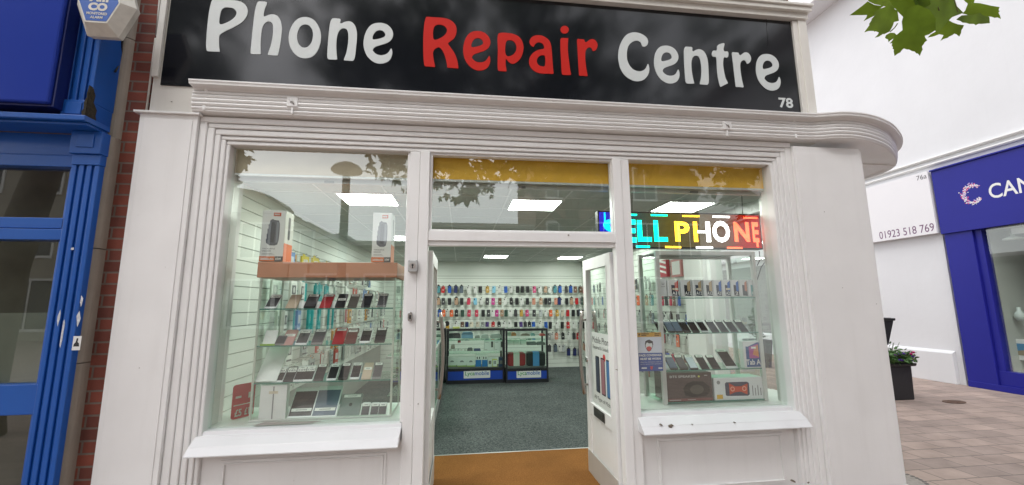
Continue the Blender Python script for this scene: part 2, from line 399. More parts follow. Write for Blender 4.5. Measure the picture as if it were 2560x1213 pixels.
# stall risers with raised mouldings
for (a, b) in ((WL0, WL1), (WR0, WR1)):
    mb = MB(); mb.box(a, b, YF+.045, 3.16, .04, .575)
    def ring(x0, x1, z0, z1, w, y, d):
        mb.box(x0, x1, y-d, y, z0, z0+w); mb.box(x0, x1, y-d, y, z1-w, z1); mb.box(x0, x0+w, y-d, y, z0+w, z1-w); mb.box(x1-w, x1, y-d, y, z0+w, z1-w)
    ring(a+.12, b-.10, .14, .50, .018, YF+.045, .008); ring(a+.138, b-.118, .158, .482, .008, YF+.045, .014)
    mb.build("stall_riser", WHITE, shop, .002)
# sills
for (a, b, a2, b2) in ((WL0-.03, WL1-.004, WL0-.035, WL1-.01), (WR0-.03, WR1+.035, WR0-.03, WR1+.045)):
    prof = [(3.12, .690), (3.030, .686), (3.022, .662), (3.005, .660), (2.950, .618), (2.944, .610), (2.905, .574), (2.905, .566), (3.05, .566)]
    n = len(prof); v = []; f = []
    for k, (p, q) in enumerate(((a, a2), (b, b2))):
        for y, z in prof: v.append((p if z > .63 else q, y, z))
    f = [tuple(range(n)), tuple(range(2*n-1, n-1, -1))]+[(i, i+n, (i+1) % n+n, (i+1) % n) for i in range(n)]
    mb = MB(); mb.add(v, f); mb.build("window_sill", WHITE2, shop, .002)
# flaked spots in the paint
CH = mat("flaked_paint_spot", (.16, .13, .10), .9); rgc = random.Random(4)
mb = MB()
for x, y, Yp, r_ in ((1653, 1062, 2.948, 3.2), (1675, 1066, 2.946, 4.5), (1679, 1063, 2.946, 3), (1835, 1056, 2.948, 1.8), (1730, 1061, 2.948, 1.6)):
    c = at(x, y, Y=Yp); k_ = Yp/1020
    mb.prism([(c.x+k_*r_*math.cos(a*1.047)*rgc.uniform(.5, 1.3), c.z+k_*r_*.7*math.sin(a*1.047)*rgc.uniform(.5, 1.3)) for a in range(6)], Yp-.012, Yp+.03, 'Y')
mb.build("paint_flake", CH, shop)["kind"] = "stuff"
mb = MB()
for x, y, Yp, r_ in ((1421, 588, YF+.006, 3.0), (1985, 1204, YF-.0, 4), (2020, 1206, YF-.0, 3.5), (1543, 925, YF+.002, 1.8), (1045, 1010, YF, 1.5), (350, 920, YP, 1.3), (2060, 530, YP, 1.5), (2105, 720, YP, 1.2), (430, 255, 2.985, 1.5), (700, 270, 2.985, 1.2), (2190, 760, YP, 1.2)):
    c = at(x, y, Y=Yp); k_ = Yp/1020
    mb.prism([(c.x+k_*r_*math.cos(a*1.047)*rgc.uniform(.6, 1.4), c.z+k_*r_*.6*math.sin(a*1.047)*rgc.uniform(.5, 1.3)) for a in range(6)], Yp-.0055, Yp+.02, 'Y')
mb.build("paint_flake", CH, shop)["kind"] = "stuff"
# cornice: swept moulding with the rounded hood at the alley corner
def cat2(pts, n=6):
    out = []
    for i in range(len(pts)-1):
        p0, p1, p2, p3 = [Vector(pts[min(max(i+k-1, 0), len(pts)-1)]) for k in range(4)]
        for j in range(n):
            t = j/n; out.append(.5*((2*p1)+(-p0+p2)*t+(2*p0-5*p1+4*p2-p3)*t*t+(-p0+3*p1-3*p2+p3)*t**3))
    out.append(Vector(pts[-1]))
    return out
bend = cat2([(2.78, 2.93), (2.90, 2.928), (3.00, 2.905), (3.144, 2.872), (3.371, 2.895), (3.677, 3.005), (3.957, 3.165), (4.19, 3.33), (4.36, 3.50), (4.44, 3.70), (4.445, 3.92), (4.36, 4.16), (4.10, 4.40), (3.75, 4.52), (3.42, 4.56)], 7)
path = [Vector((-1.875, 2.93)), Vector((0, 2.93)), Vector((1.5, 2.93))]+bend
prof = [(-.06, 2.835), (.000, 2.835), (.008, 2.842)]
fl = [2.846, 2.876, 2.906, 2.936, 2.964, 2.988]
for i in range(len(fl)-1):
    a, b = fl[i], fl[i+1]
    for t in (0, .2, .5, .8): prof.append((.006+.006*math.sin(math.pi*t)+.004*i*.2+.010*math.sin(math.pi*(i+t)/5), a+(b-a)*t))
    prof.append((-.002+.004*i*.2+.010*math.sin(math.pi*(i+1)/5), b-.001))
prof += [(.010, 2.992), (.018, 3.002), (.030, 3.006), (.066, 3.010), (.068, 3.028), (.073, 3.030), (.073, 3.040), (.066, 3.044), (-.06, 3.062)]
mb = MB(); n = len(prof); v = []; f = []
for i, p in enumerate(path):
    t = (path[min(i+1, len(path)-1)]-path[max(i-1, 0)]).normalized(); nn = Vector((t.y, -t.x))
    for d, z in prof: v.append((p.x+nn.x*d, p.y+nn.y*d, z))
for i in range(len(path)-1):
    for k in range(n-1): f.append((i*n+k, (i+1)*n+k, (i+1)*n+k+1, i*n+k+1))
f.append(tuple(range(n-1, -1, -1)))
mb.add(v, f, smooth=False)
# soffit board and lead top of the hood
sof = [(p.x, p.y) for p in bend]+[(3.2, 4.56), (3.2, 3.3), (2.78, 3.1)]
mb.prism(sof, 2.838, 2.846, 'Z'); mb.prism(sof, 3.03, 3.058, 'Z')
cor = mb.build("cornice", WHITE, shop, fix=True)
for p in cor.data.polygons: p.use_smooth = False
# soffit battens
mb = MB(); mb.box(3.46, 4.30, 3.42, 3.44, 2.828, 2.838); mb.box(3.46, 4.34, 3.85, 3.87, 2.828, 2.838)
mb.build("soffit_batten", WHITE, shop)
# thin rail and clips under the cornice, a dark strip coloured as the shade in the shutter slot
mb = MB(); mb.box(-1.80, 2.76, 2.945, 3.02, 2.8335, 2.8365); mb.build("cornice_rail", WHITE, shop)
mb = MB(); mb.box(-1.84, 2.74, 3.01, 3.13, 2.8265, 2.8330); mb.build("shutter_slot_shade", SLOTSHADE, shop)
mb = MB(); mb.box(-1.805, -1.785, 2.915, 2.930, 2.842, 3.0); mb.build("cornice_joint_strip", WHITE, shop, .003)
mb = MB(); mb.box(2.748, 2.764, 2.915, 2.930, 2.842, 3.0); mb.build("cornice_joint_strip", WHITE, shop, .003)
# fascia behind the sign, its frame and the capping
mb = MB(); mb.box(-2.185, 2.995, 2.985, 3.14, 2.83, 4.14)
mb.build("fascia_board", CREAM, shop)
mb = MB(); mb.box(2.885, 2.998, 2.955, 2.985, 3.04, 3.96); mb.box(2.93, 3.01, 2.945, 3.14, 3.04, 4.0)
mb.box(-2.2, 3.02, 2.93, 3.14, 3.965, 4.02); mb.box(-2.2, 3.035, 2.90, 3.14, 4.02, 4.06); mb.box(-2.2, 3.045, 2.885, 3.14, 4.06, 4.085)
mb.box(-2.187, -2.145, 2.960, 2.985, 3.10, 3.965)
mb.build("fascia_frame", CREAM, shop, .004)
mb = MB(); mb.box(-2.36, 3.0, 3.09, 3.35, 4.085, 8.5); mb.box(-2.44, -2.214, 2.992, 3.08, .0, 4.10); mb.box(2.6, 3.0, 3.35, 3.5, 4.1, 8.5)
mb.build("brick_wall", BRICK, shop)
# interior shell: slatted walls with real grooves
def slats(mb, u0, u1, z0, z1, pitch, plane, axis, sgn, groove=.007, depth=.010):
    z = z0
    while z < z1-.01:
        ze = min(z+pitch-groove, z1)
        if axis == 'Y': mb.box(u0, u1, min(plane, plane+sgn*depth), max(plane, plane+sgn*depth), z, ze)
        else: mb.box(min(plane, plane+sgn*depth), max(plane, plane+sgn*depth), u0, u1, z, ze)
        z += pitch
mb = MB(); mb.mi = 0; slats(mb, XL, XR, .0, 2.13, .0945, BACK, 'Y', -1); mb.box(XL, XR, BACK-.008, BACK, 2.14, ZC); mb.mi = 1; mb.box(XL-.1, XR+.1, BACK, BACK+.1, -.1, ZC+.2)
GROOVE = mat("slat_groove", (.30, .32, .29), .7)
mb.build("slat_wall", [SLAT, GROOVE], shop)
mb = MB(); mb.mi = 0; slats(mb, 3.20, BACK-.012, .6, ZC, .105, XL, 'X', 1); mb.mi = 1; mb.box(XL-.1, XL, 3.15, BACK, -.1, ZC+.2)
mb.build("slat_wall", [SLAT, GROOVE], shop)
mb = MB(); mb.mi = 0; slats(mb, 4.86, BACK-.012, .0, 2.35, .105, XR, 'X', -1); mb.mi = 1; mb.box(XR, XR+.1, 4.80, BACK, -.1, ZC+.2)
mb.build("slat_wall", [SLAT, GROOVE], shop)
mb = MB(); mb.box(2.78, XR+.06, 4.47, 4.84, 0, ZC); mb.box(2.83, XR+.05, 4.36, 4.42, .66, ZC); mb.box(2.85, XR+.05, 3.14, 4.47, 2.36, ZC+.1); mb.box(2.85, XR+.05, 3.14, 4.47, 0, .66)
mb.box(2.87, XR+.05, 3.16, 3.22, .66, 2.36)
mb.build("side_window_frame", WHITE, shop, .003)
mb = MB(); mb.box(2.90, 2.906, 3.22, 4.36, .66, 2.36); mb.build("side_window_pane", GLASS, shop)
mb = MB(); mb.box(XL-.1, XR+.1, 3.14, BACK+.05, ZC, ZC+.03); mb.build("ceiling", CEIL, shop)
mb = MB()
for x in [XL+.02+i*.545 for i in range(9)]: mb.box(x-.008, x+.008, 3.3, BACK, ZC-.004, ZC-.0002)
for y in [3.66+i*.47 for i in range(13)]: mb.box(XL, XR, y-.008, y+.008, ZC-.0035, ZC-.0003)
mb.build("ceiling_grid", GRID, shop)
mb = MB(); mb.box(XL-.1, XR+.1, 3.14, BACK+.1, ZC+.2, ZC+.3); mb.box(-2.2, -1.66, 3.15, 3.25, 0, 2.7); mb.box(2.6, 3.0, 3.21, 3.24, 0, .66); mb.build("inner_lining", WHITE, shop)
# window boards
for (a, b) in ((XL+.01, WL1+.08), (WR0-.08, 2.86)):
    mb = MB(); mb.box(a, b, 3.09, 3.60, .66, .698); mb.box(a, b, 3.56, 3.60, 0, .66)
    mb.build("window_board", mat("window_board_paint", (.66, .70, .66), .3, .03, 3), shop)
# panes
def pane(x0, x1, z0, z1, y=YG):
    mb = MB(); mb.box(x0, x1, y, y+.006, z0, z1); return mb.build("window_pane", GLASS, shop)
pane(WL0-.005, WL1+.005, WB-.003, WT+.003); pane(DR0+.005, DR1-.002, TB+.01, TT-.01, YG-.012); pane(WR0-.005, WR1+.005, WB-.003, WT+.003)

# floor
mb = MB(); mb.box(XL, XR, 2.97, BACK, -.15, 0.004); tag(mb.build("shop_floor", CARPET), "grey blue flecked carpet floor of the shop", "floor", kind="structure")
mb = MB(); mb.box(DR0-.03, DR1+.17, 2.98, 4.36, .004, .012)
tag(mb.build("doormat", COIR), "brown coir mat filling the doorway", "doormat")

mb = MB(); mb.box(DR0-.03, DR1+.17, 4.352, 4.372, .004, .0135); mb.build("threshold_strip", ALU, shop, .002)
# doors (children of the shop, hinged at the posts, standing open inwards)
def door(xh, ang, mirror, poster):
    # local frame: hinge at origin, leaf runs along +x, thickness +-.02 in y
    W, H, T = .705, 1.895, .021
    top = bpy.data.objects.new("door", None)
    mb = MB()
    s0, s1, b0 = .095, W-.095, .52
    mb.box(0, s0, -T, T, .012, H); mb.box(s1, W, -T, T, .012, H); mb.box(s0, s1, -T, T, H-.10, H); mb.box(s0, s1, -T, T, b0, b0+.10); mb.box(s0, s1, -T, T, .012, .16)
    mb.box(s0, s1, -T+.010, T-.010, .16, b0)
    for y in (-T-.004, T):
        for (x0, x1, z0, z1) in ((s0-.012, s0, b0+.09, H-.09), (s1, s1+.012, b0+.09, H-.09)):
            mb.box(x0, x1, y, y+.004, z0, z1)
    d = mb.build("door", WHITE, None, .003, local=True)
    d.parent = shop; d.location = Vector((xh, 3.10, 0))-shop.location; d.rotation_euler = (0, 0, ang)
    if mirror: d.scale = (1, -1, 1)
    def sub(m, name, material, bev=0):
        o = m.build(name, material, None, bev, local=True); o.parent = d; return o
    m = MB(); m.box(s0-.004, s1+.004, -.004, .004, b0+.10, H-.10); sub(m, "door_pane", GLASS)
    m = MB(); m.box(0.0, W, -T-.004, -T, .006, .20); m.box(0, W, T, T+.004, .006, .20); sub(m, "kick_plate", ALUP, .001)
    for sg in (-1, 1):
        m = MB(); xx = W-.05
        m.tube([(xx, sg*(.085-.03*abs(t)**2), 1.05+t*.37) for t in [i/8-1 for i in range(17)]], .0165, 12)
        for z in (.76, 1.34): m.tube([(xx, sg*T, z), (xx, sg*.07, z)], .009, 10)
        sub(m, "door_handle", STEEL)
    m = MB(); m.tube([(W-.05, -T-.012, .98), (W-.05, T+.012, .98)], .022, 16); sub(m, "door_lock", CHROME)
    if poster:
        m = MB(); m.box(.24, .50, T+.003, T+.007, .535, .61); m.box(.265, .475, T+.006, T+.011, .55, .595); sub(m, "letter_plate", mat("dark_letter_plate", (.10, .095, .085), .35, metal=.7), .002)
    return d
dl = door(DR0+.010, R(90.3), True, False)
LEAF = R(90.6)
dr = door(DR1+.0, LEAF, False, True)
SC.view_layers[0].update()

# ------------------------------------------------------------------ the shop sign
SY = 2.975
sign = empty("shop_sign", (.4, SY, 3.5), "glossy black shop fascia sign with hand lettered red and white words", "sign")
bl = at(405, 192, Y=SY); tr = at(1975, 60, Y=SY)
mb = MB(); mb.box(bl.x-.005, 2.882, SY, 2.986, 3.045, tr.z+.022); mb.build("sign_panel", SIGNBLK, sign)
mb = MB(); p = at(1915, 40, Y=SY); q = at(1921, 118, Y=SY); mb.tube([(p.x, SY-.0005, p.z), (q.x-.002, SY-.0005, q.z)], .0022, 6); mb.build("sheet_joint", BLACK, sign)
GL = {}
def G(ch, ox, oy, sc, outer, *inner): GL[ch] = (ox, oy, sc, outer, inner)
G('P', 500, 0, 8.086, [(270,-8),(420,-6),(570,2),(720,15),(820,38),(900,85),(950,150),(970,230),(955,310),(915,385),(850,455),(770,510),(660,570),(550,620),(450,675),(405,715),(390,760),(387,850),(393,960),(403,1030),(400,1052),(385,1053),(280,1047),(165,1040),(140,1020),(130,960),(130,880),(140,700),(155,520),(175,340),(200,180),(225,80),(245,20)],
  [(395,470),(395,400),(410,310),(430,230),(465,180),(520,158),(590,157),(660,170),(710,200),(740,245),(742,285),(720,335),(680,380),(610,430),(520,475),(450,497),(415,495)])
G('h', 500, 0, 8.086, [(1165,60),(1190,35),(1250,35),(1340,45),(1357,65),(1345,110),(1315,180),(1295,260),(1290,320),(1305,340),(1340,330),(1400,307),(1460,298),(1520,305),(1580,340),(1625,410),(1650,500),(1660,600),(1650,720),(1630,880),(1605,1010),(1580,1100),(1560,1130),(1480,1125),(1385,1115),(1378,1095),(1400,1030),(1430,940),(1455,840),(1475,720),(1480,600),(1475,510),(1450,460),(1400,442),(1350,452),(1305,490),(1270,550),(1250,640),(1238,760),(1230,880),(1228,1000),(1230,1085),(1215,1103),(1130,1102),(1050,1098),(1028,1075),(1030,1000),(1045,850),(1060,680),(1080,500),(1100,330),(1120,200),(1140,120)])
G('o', 710, 30, 8.086, [(430,108),(530,125),(620,180),(690,275),(735,385),(750,510),(735,640),(695,760),(630,860),(545,920),(430,942),(330,925),(240,870),(165,780),(115,670),(98,560),(108,430),(145,320),(200,225),(270,155),(350,118)],
  [(430,258),(500,275),(555,330),(585,410),(588,500),(570,590),(530,665),(480,710),(420,728),(360,712),(305,660),(275,580),(267,500),(280,410),(315,325),(365,275)])
G('n', 710, 30, 8.086, [(955,170),(980,140),(1010,133),(1080,138),(1130,145),(1147,165),(1140,195),(1138,225),(1155,238),(1190,225),(1245,202),(1310,193),(1370,210),(1420,255),(1455,325),(1475,420),(1475,540),(1462,680),(1445,850),(1425,950),(1400,985),(1370,993),(1230,982),(1215,965),(1235,910),(1262,830),(1285,720),(1300,600),(1303,480),(1290,400),(1260,350),(1215,335),(1165,345),(1120,385),(1090,445),(1070,530),(1060,640),(1060,760),(1068,870),(1077,945),(1065,965),(1000,967),(915,962),(885,940),(877,890),(882,760),(893,600),(908,440),(925,290),(940,210)])
G('e', 710, 30, 8.086, [(2165,745),(2180,760),(2190,810),(2185,870),(2160,940),(2110,1000),(2040,1035),(1950,1050),(1860,1035),(1770,985),(1690,905),(1640,810),(1612,700),(1610,600),(1630,490),(1670,385),(1730,300),(1810,245),(1900,227),(1990,230),(2080,260),(2150,315),(2195,390),(2207,460),(2190,530),(2140,595),(2060,640),(1960,672),(1870,700),(1820,730),(1797,770),(1805,800),(1850,845),(1910,873),(1980,880),(2050,865),(2105,830),(2140,785)],
  [(1790,535),(1797,490),(1825,435),(1870,390),(1925,373),(1980,380),(2025,410),(2048,455),(2040,495),(1995,525),(1920,548),(1840,562),(1800,560)])
G('R', 1040, 30, 7.581, [(185,120),(205,98),(330,105),(480,115),(590,135),(670,170),(730,225),(765,300),(768,380),(750,450),(710,515),(650,560),(608,598),(620,630),(670,695),(720,770),(765,870),(790,960),(802,1065),(780,1072),(690,1065),(600,1055),(590,1030),(580,960),(555,860),(520,770),(480,705),(435,675),(395,685),(350,715),(325,765),(325,830),(338,920),(355,1000),(362,1040),(350,1047),(260,1040),(185,1035),(160,1010),(148,940),(140,820),(138,600),(142,420),(155,260),(170,170)],
  [(325,480),(322,400),(335,320),(360,270),(410,248),(470,248),(530,268),(570,305),(588,350),(575,400),(530,455),(460,500),(390,530),(350,530),(330,510)])
G('p', 1230, 50, 7.582, [(115,280),(140,255),(210,247),(310,255),(400,270),(490,310),(550,370),(585,450),(597,540),(580,640),(540,730),(480,795),(420,830),(365,832),(320,805),(285,765),(262,745),(258,800),(262,880),(275,960),(265,978),(190,975),(130,968),(112,940),(105,850),(107,700),(110,550),(103,420),(105,330)],
  [(262,660),(248,590),(252,500),(265,430),(290,395),(340,388),(390,400),(435,440),(460,500),(460,560),(440,615),(400,660),(340,690),(290,690)])
G('a', 1230, 50, 7.582, [(785,515),(745,495),(715,450),(712,395),(745,340),(800,305),(870,295),(950,305),(1030,345),(1085,400),(1115,470),(1130,570),(1140,700),(1150,850),(1160,960),(1165,1005),(1150,1025),(1050,1022),(960,1020),(870,1005),(790,965),(730,900),(702,820),(705,750),(735,680),(790,620),(860,580),(930,560),(975,550),(988,525),(980,490),(950,450),(900,430),(860,432),(820,460),(800,495)],
  [(1003,860),(1010,780),(1005,710),(990,678),(950,672),(900,690),(862,730),(848,780),(860,830),(900,870),(960,887),(990,882)])
G('i', 1230, 50, 7.582, [(1310,350),(1370,347),(1440,352),(1443,370),(1437,450),(1437,560),(1445,680),(1460,800),(1475,920),(1493,1020),(1485,1045),(1420,1048),(1345,1043),(1325,1020),(1315,940),(1308,800),(1300,640),(1295,480),(1298,385)],
  [(1375+78*math.cos(t*math.pi/7), 190+74*math.sin(t*math.pi/7)) for t in range(14)])
G('r', 1230, 50, 7.582, [(1615,372),(1680,370),(1745,377),(1752,405),(1778,427),(1810,410),(1850,380),(1900,368),(1950,385),(1985,430),(2000,485),(1985,545),(1950,585),(1908,592),(1895,560),(1870,530),(1835,525),(1795,550),(1770,605),(1765,700),(1770,800),(1785,920),(1803,1020),(1808,1060),(1790,1070),(1720,1062),(1660,1060),(1648,1030),(1640,920),(1630,750),(1622,600),(1615,480)])
G('C', 1530, 70, 8.086, [(722,730),(740,760),(752,830),(742,910),(705,985),(645,1045),(570,1075),(490,1080),(400,1058),(300,1000),(220,915),(160,800),(128,650),(125,530),(145,400),(185,290),(245,190),(320,125),(410,97),(490,97),(580,120),(660,165),(710,220),(727,285),(710,345),(670,378),(630,382),(603,365),(590,325),(560,285),(510,262),(460,265),(395,295),(340,350),(308,430),(297,530),(305,640),(340,740),(400,820),(480,868),(560,880),(630,862),(680,815),(705,765)])
G('t', 1740, 90, 6.064, [(420,113),(428,130),(420,170),(415,210),(430,237),(470,238),(487,260),(485,310),(465,332),(430,325),(415,345),(408,410),(412,480),(425,560),(445,640),(478,715),(470,725),(420,750),(375,772),(360,755),(340,680),(322,580),(313,470),(310,370),(298,325),(262,318),(240,300),(240,255),(258,227),(300,225),(317,205),(318,160),(340,135),(380,120)])
def letter(ch, m, box=None):
    ox, oy, sc, outer, inner = GL[ch]
    lps = [[(lambda w: (w.x, w.z))(at(ox+x/sc, oy+y/sc, Y=SY)) for x, y in smoothloop(lp, 3)] for lp in (outer,)+inner]
    if box:
        x0, y0, x1, y1 = box; ym = (y0+y1)/2; xm = (x0+x1)/2
        a = at(x0, ym, Y=SY).x; b = at(x1, ym, Y=SY).x; t = at(xm, y0, Y=SY).z; u = at(xm, y1, Y=SY).z
        X = [p[0] for p in lps[0]]; Z = [p[1] for p in lps[0]]
        lps = [[(a+(p[0]-min(X))/(max(X)-min(X))*(b-a), u+(p[1]-min(Z))/(max(Z)-min(Z))*(t-u)) for p in lp] for lp in lps]
    me = flatmesh(lps, .004)
    mb = MB(); mb.add([(v.co.x, SY-.0015-v.co.z, v.co.y) for v in me.vertices], [tuple(p.vertices) for p in me.polygons])
    o = mb.build("letter", m, sign); o['label'] = ("pale grey white letter " if m is LETW else "red letter ")+ch
for ch in "Phone": letter(ch, LETW)
letter('R', LETR); letter('e', LETR, (1157.8, 78, 1226, 176.8))
for ch in "pair": letter(ch, LETR)
letter('C', LETW); letter('e', LETW, (1634.9, 114.8, 1697, 209)); letter('n', LETW, (1710.2, 119, 1770.3, 211)); letter('t', LETW)
letter('r', LETW, (1833, 131, 1880, 219)); letter('e', LETW, (1889.7, 135.8, 1948.6, 226.5))
mb = MB(); text_px(mb, "78", 1947, 1982, 245, 270, SY, .03, .0015); o = mb.build("house_number", LETW, sign)

# ------------------------------------------------------------------ ceiling light panels
def lightpanel(name, lab, x, y, w, l, group="ceiling light panels"):
    t = empty(name, (x, y, ZC), lab, "ceiling light", group)
    mb = MB(); f = .018
    mb.box(x-w/2-f, x+w/2+f, y-l/2-f, y-l/2, ZC-.012, ZC-.001); mb.box(x-w/2-f, x+w/2+f, y+l/2, y+l/2+f, ZC-.012, ZC-.001)
    mb.box(x-w/2-f, x-w/2, y-l/2, y+l/2, ZC-.012, ZC-.001); mb.box(x+w/2, x+w/2+f, y-l/2, y+l/2, ZC-.012, ZC-.001)
    mb.build("frame", GRID, t)
    mb = MB(); mb.quad((x-w/2, y-l/2, ZC-.008), (x-w/2, y+l/2, ZC-.008), (x+w/2, y+l/2, ZC-.008), (x+w/2, y-l/2, ZC-.008)); mb.build("diffuser", PANEL, t, fix=False)
s = .926
for lab, x, y in (("bright square ceiling panel above the glass phone cabinet with wooden top", -.868, 3.875), ("bright square ceiling panel seen through the fanlight over the door", .718, 3.95),
                  ("bright square ceiling panel above the red and yellow scrolling sign", 2.262, 3.89), ("lit ceiling panel towards the left slatted wall, deep in the shop", -.868, 8.54),
                  ("lit ceiling panel over the two blue counters", .718, 8.54), ("lit ceiling panel near the right slatted wall at the back", 2.35, 8.66)):
    lightpanel("ceiling_light", lab, x, y, .475, .42)
for x in (-.868, .718, 2.35): lightpanel("ceiling_light", {-.868: "lit ceiling panel halfway along the left slatted wall", .718: "lit ceiling panel in the middle of the ceiling", 2.35: "lit ceiling panel halfway along the right slatted wall"}[x], x, 6.2, .475, .42)

# ------------------------------------------------------------------ roller shutters behind the window heads
def shutter(x0, x1, lab, cover, rails=True):
    t = empty("roller_shutter", ((x0+x1)/2, 3.14, 2.3), lab, "roller shutter", "rolled up shutters behind the windows")
    mb = MB(); mb.box(x0, x1, 3.10, 3.112, 2.452, 2.70); mb.build("cover_board", cover, t, .003)
    mb = MB(); mb.box(x0, x1, 3.096, 3.116, 2.436, 2.452); mb.build("cover_trim", ALUP, t)
    mb = MB()
    for i in range(1): mb.box(x0+.01, x1-.01, 3.150, 3.165, 2.405, 2.447)
    mb.build("shutter_slat", ALUP, t, .004)
    mb = MB(); c = (x0+x1)/2; mb.box(c-.035, c+.035, 3.143, 3.150, 2.410, 2.428); mb.build("shutter_lock", GREYP, t)
    for x in (x0-.004, x1-.046) if rails else ():
        mb = MB(); mb.box(x, x+.05, 3.105, 3.118, .70, 2.388); mb.box(x, x+.006, 3.118, 3.19, .70, 2.388); mb.box(x+.044, x+.05, 3.118, 3.19, .70, 2.388); mb.build("guide_rail", ALUP, t)
shutter(WL0-.045, WL1+.085, "rolled up shutter with pale cover board behind the left window", mat("sky_paled_shutter_paint", (.55, .45, .33), .5, .08, 5))  # cream ochre paint with the sky's reflection mixed into its colour
shutter(DR0-.02, DR1+.02, "rolled up shutter with ochre cover board behind the fanlight", GOLD, False)
shutter(WR0-.045, WR1+.06, "rolled up shutter with ochre cover board behind the right window", GOLD)

# ------------------------------------------------------------------ phones, boxes and tablets
MODELS = {}
def rslab(w, h, r, n=4):
    pts = []
    for cx_, cz_, a0 in ((w/2-r, r, -90), (w/2-r, h-r, 0), (-w/2+r, h-r, 90), (-w/2+r, r, 180)):
        for i in range(n+1): a = R(a0+90*i/n); pts.append((cx_+r*math.cos(a), cz_+r*math.sin(a)))
    return pts
PC = {'black': (.015, .015, .017), 'white': (.72, .72, .72), 'red': (.38, .02, .025), 'gold': (.52, .40, .30), 'rose': (.50, .27, .25), 'grey': (.22, .21, .21), 'brown': (.12, .035, .03), 'silver': (.45, .46, .47), 'green': (.25, .42, .05)}
SCREEN = {'dark': mat("dark_phone_screen", (.018, .018, .021), .2, spec=.2), 'grey': mat("dusty_phone_screen", (.085, .08, .085), .3, spec=.2), 'pale': mat("pale_phone_screen", (.50, .54, .60), .25), 'red': mat("red_phone_back", PC['red'], .3),
          'blueish': mat("blue_grey_screen", (.11, .14, .19), .25, spec=.25), 'gold': mat("gold_phone_back", PC['gold'], .35), 'rose': mat("rose_phone_back", PC['rose'], .35), 'brown': mat("brown_phone_back", PC['brown'], .25), 'space': mat("space_grey_back", (.17, .20, .19), .4)}
STAND = glass("clear_acrylic", (.86, .92, .90))
def phone(lab, px, py, Ys, body, scr, w=.072, h=.150, price='', tilt=47, full=False, lab_at=.80, yaw=0, name="phone", cat="phone", group="phones on display", logo=False):
    """px, py: photo pixel of the bottom centre; Ys: distance of its foot; zs from the shelf"""
    p = at(px, py, Y=Ys)
    t = empty(name, (p.x, Ys, p.z), lab, cat, group, rot=(0, 0, R(yaw)))
    M = Matrix.Rotation(-R(tilt), 4, 'X')
    bm_ = mat("phone_shell_"+body, PC[body], .3)
    mb = MB(); mb.prism(rslab(w, h, .010), 0, .008, 'Y'); mb.xf(M); mb.build("body", bm_, t, .0015, local=True, seg=1)
    mb = MB()
    if full: mb.prism(rslab(w*.97, h*.97, .009), -.001, .0005, 'Y')
    else: mb.box(-w*.445, w*.445, -.001, .0005, h*.115, h*.875)
    if full: mb.xf(Matrix.Translation((0, 0, h*.015)))
    mb.xf(M); mb.build("screen", SCREEN[scr], t, local=True)
    if price is not None:
        mb = MB(); lw = w*.80; lh = .022 if not price else .040
        mb.box(-lw/2, lw/2, -.0025, -.001, h*lab_at-lh*.35, h*lab_at+lh*.65); mb.xf(M); pl = mb.build("price_label", LABELM, t, local=True)
        mb = MB()
        if price:
            text_on(mb, price, (-lw*.42, -.0027, h*lab_at-lh*.22), (1, 0, 0), (0, 0, 1), lw*.84, lh*.40, .02, .0004)
            mb.box(-lw*.2, lw*.2, -.0030, -.0026, h*lab_at+lh*.42, h*lab_at+lh*.5)
        else: mb.box(-lw*.28, lw*.28, -.0030, -.0026, h*lab_at+.001, h*lab_at+.005)
        mb.xf(M); mb.build("price_print", mat("faded_print", (.12, .12, .13), .6), t, local=True)
    if logo:
        mb = MB(); mb.prism([(.012*math.cos(a*math.pi/6), h*.55+.014*math.sin(a*math.pi/6)) for a in range(12)], -.0018, -.001, 'Y'); mb.xf(M); mb.build("emblem", mat("dark_emblem", (.05, .055, .055), .2), t, local=True)
    mb = MB(); c, s_ = math.cos(R(tilt)), math.sin(R(tilt)); L_ = h*.62
    mb.prism([(.004, .0), (.010+L_*s_, .0), (.008+L_*s_, L_*c-.004)], -w*.25, w*.25, 'X'); mb.build("stand", STAND, t, local=True)
    return t

def carton(name, lab, p, w, h, d, m, group=None, rot=0, cat="box"):
    """p: front bottom centre; a carton with closing flaps that reads as folded card"""
    t = empty(name, p, lab, cat, group, rot=(0, 0, R(rot)))
    mb = MB(); mb.box(-w/2, w/2, 0, d, 0, h); mb.build("carton", m, t, .0015, local=True, seg=1)
    return t
def onto(t, name, mb, m): return mb.build(name, m, t, local=True)

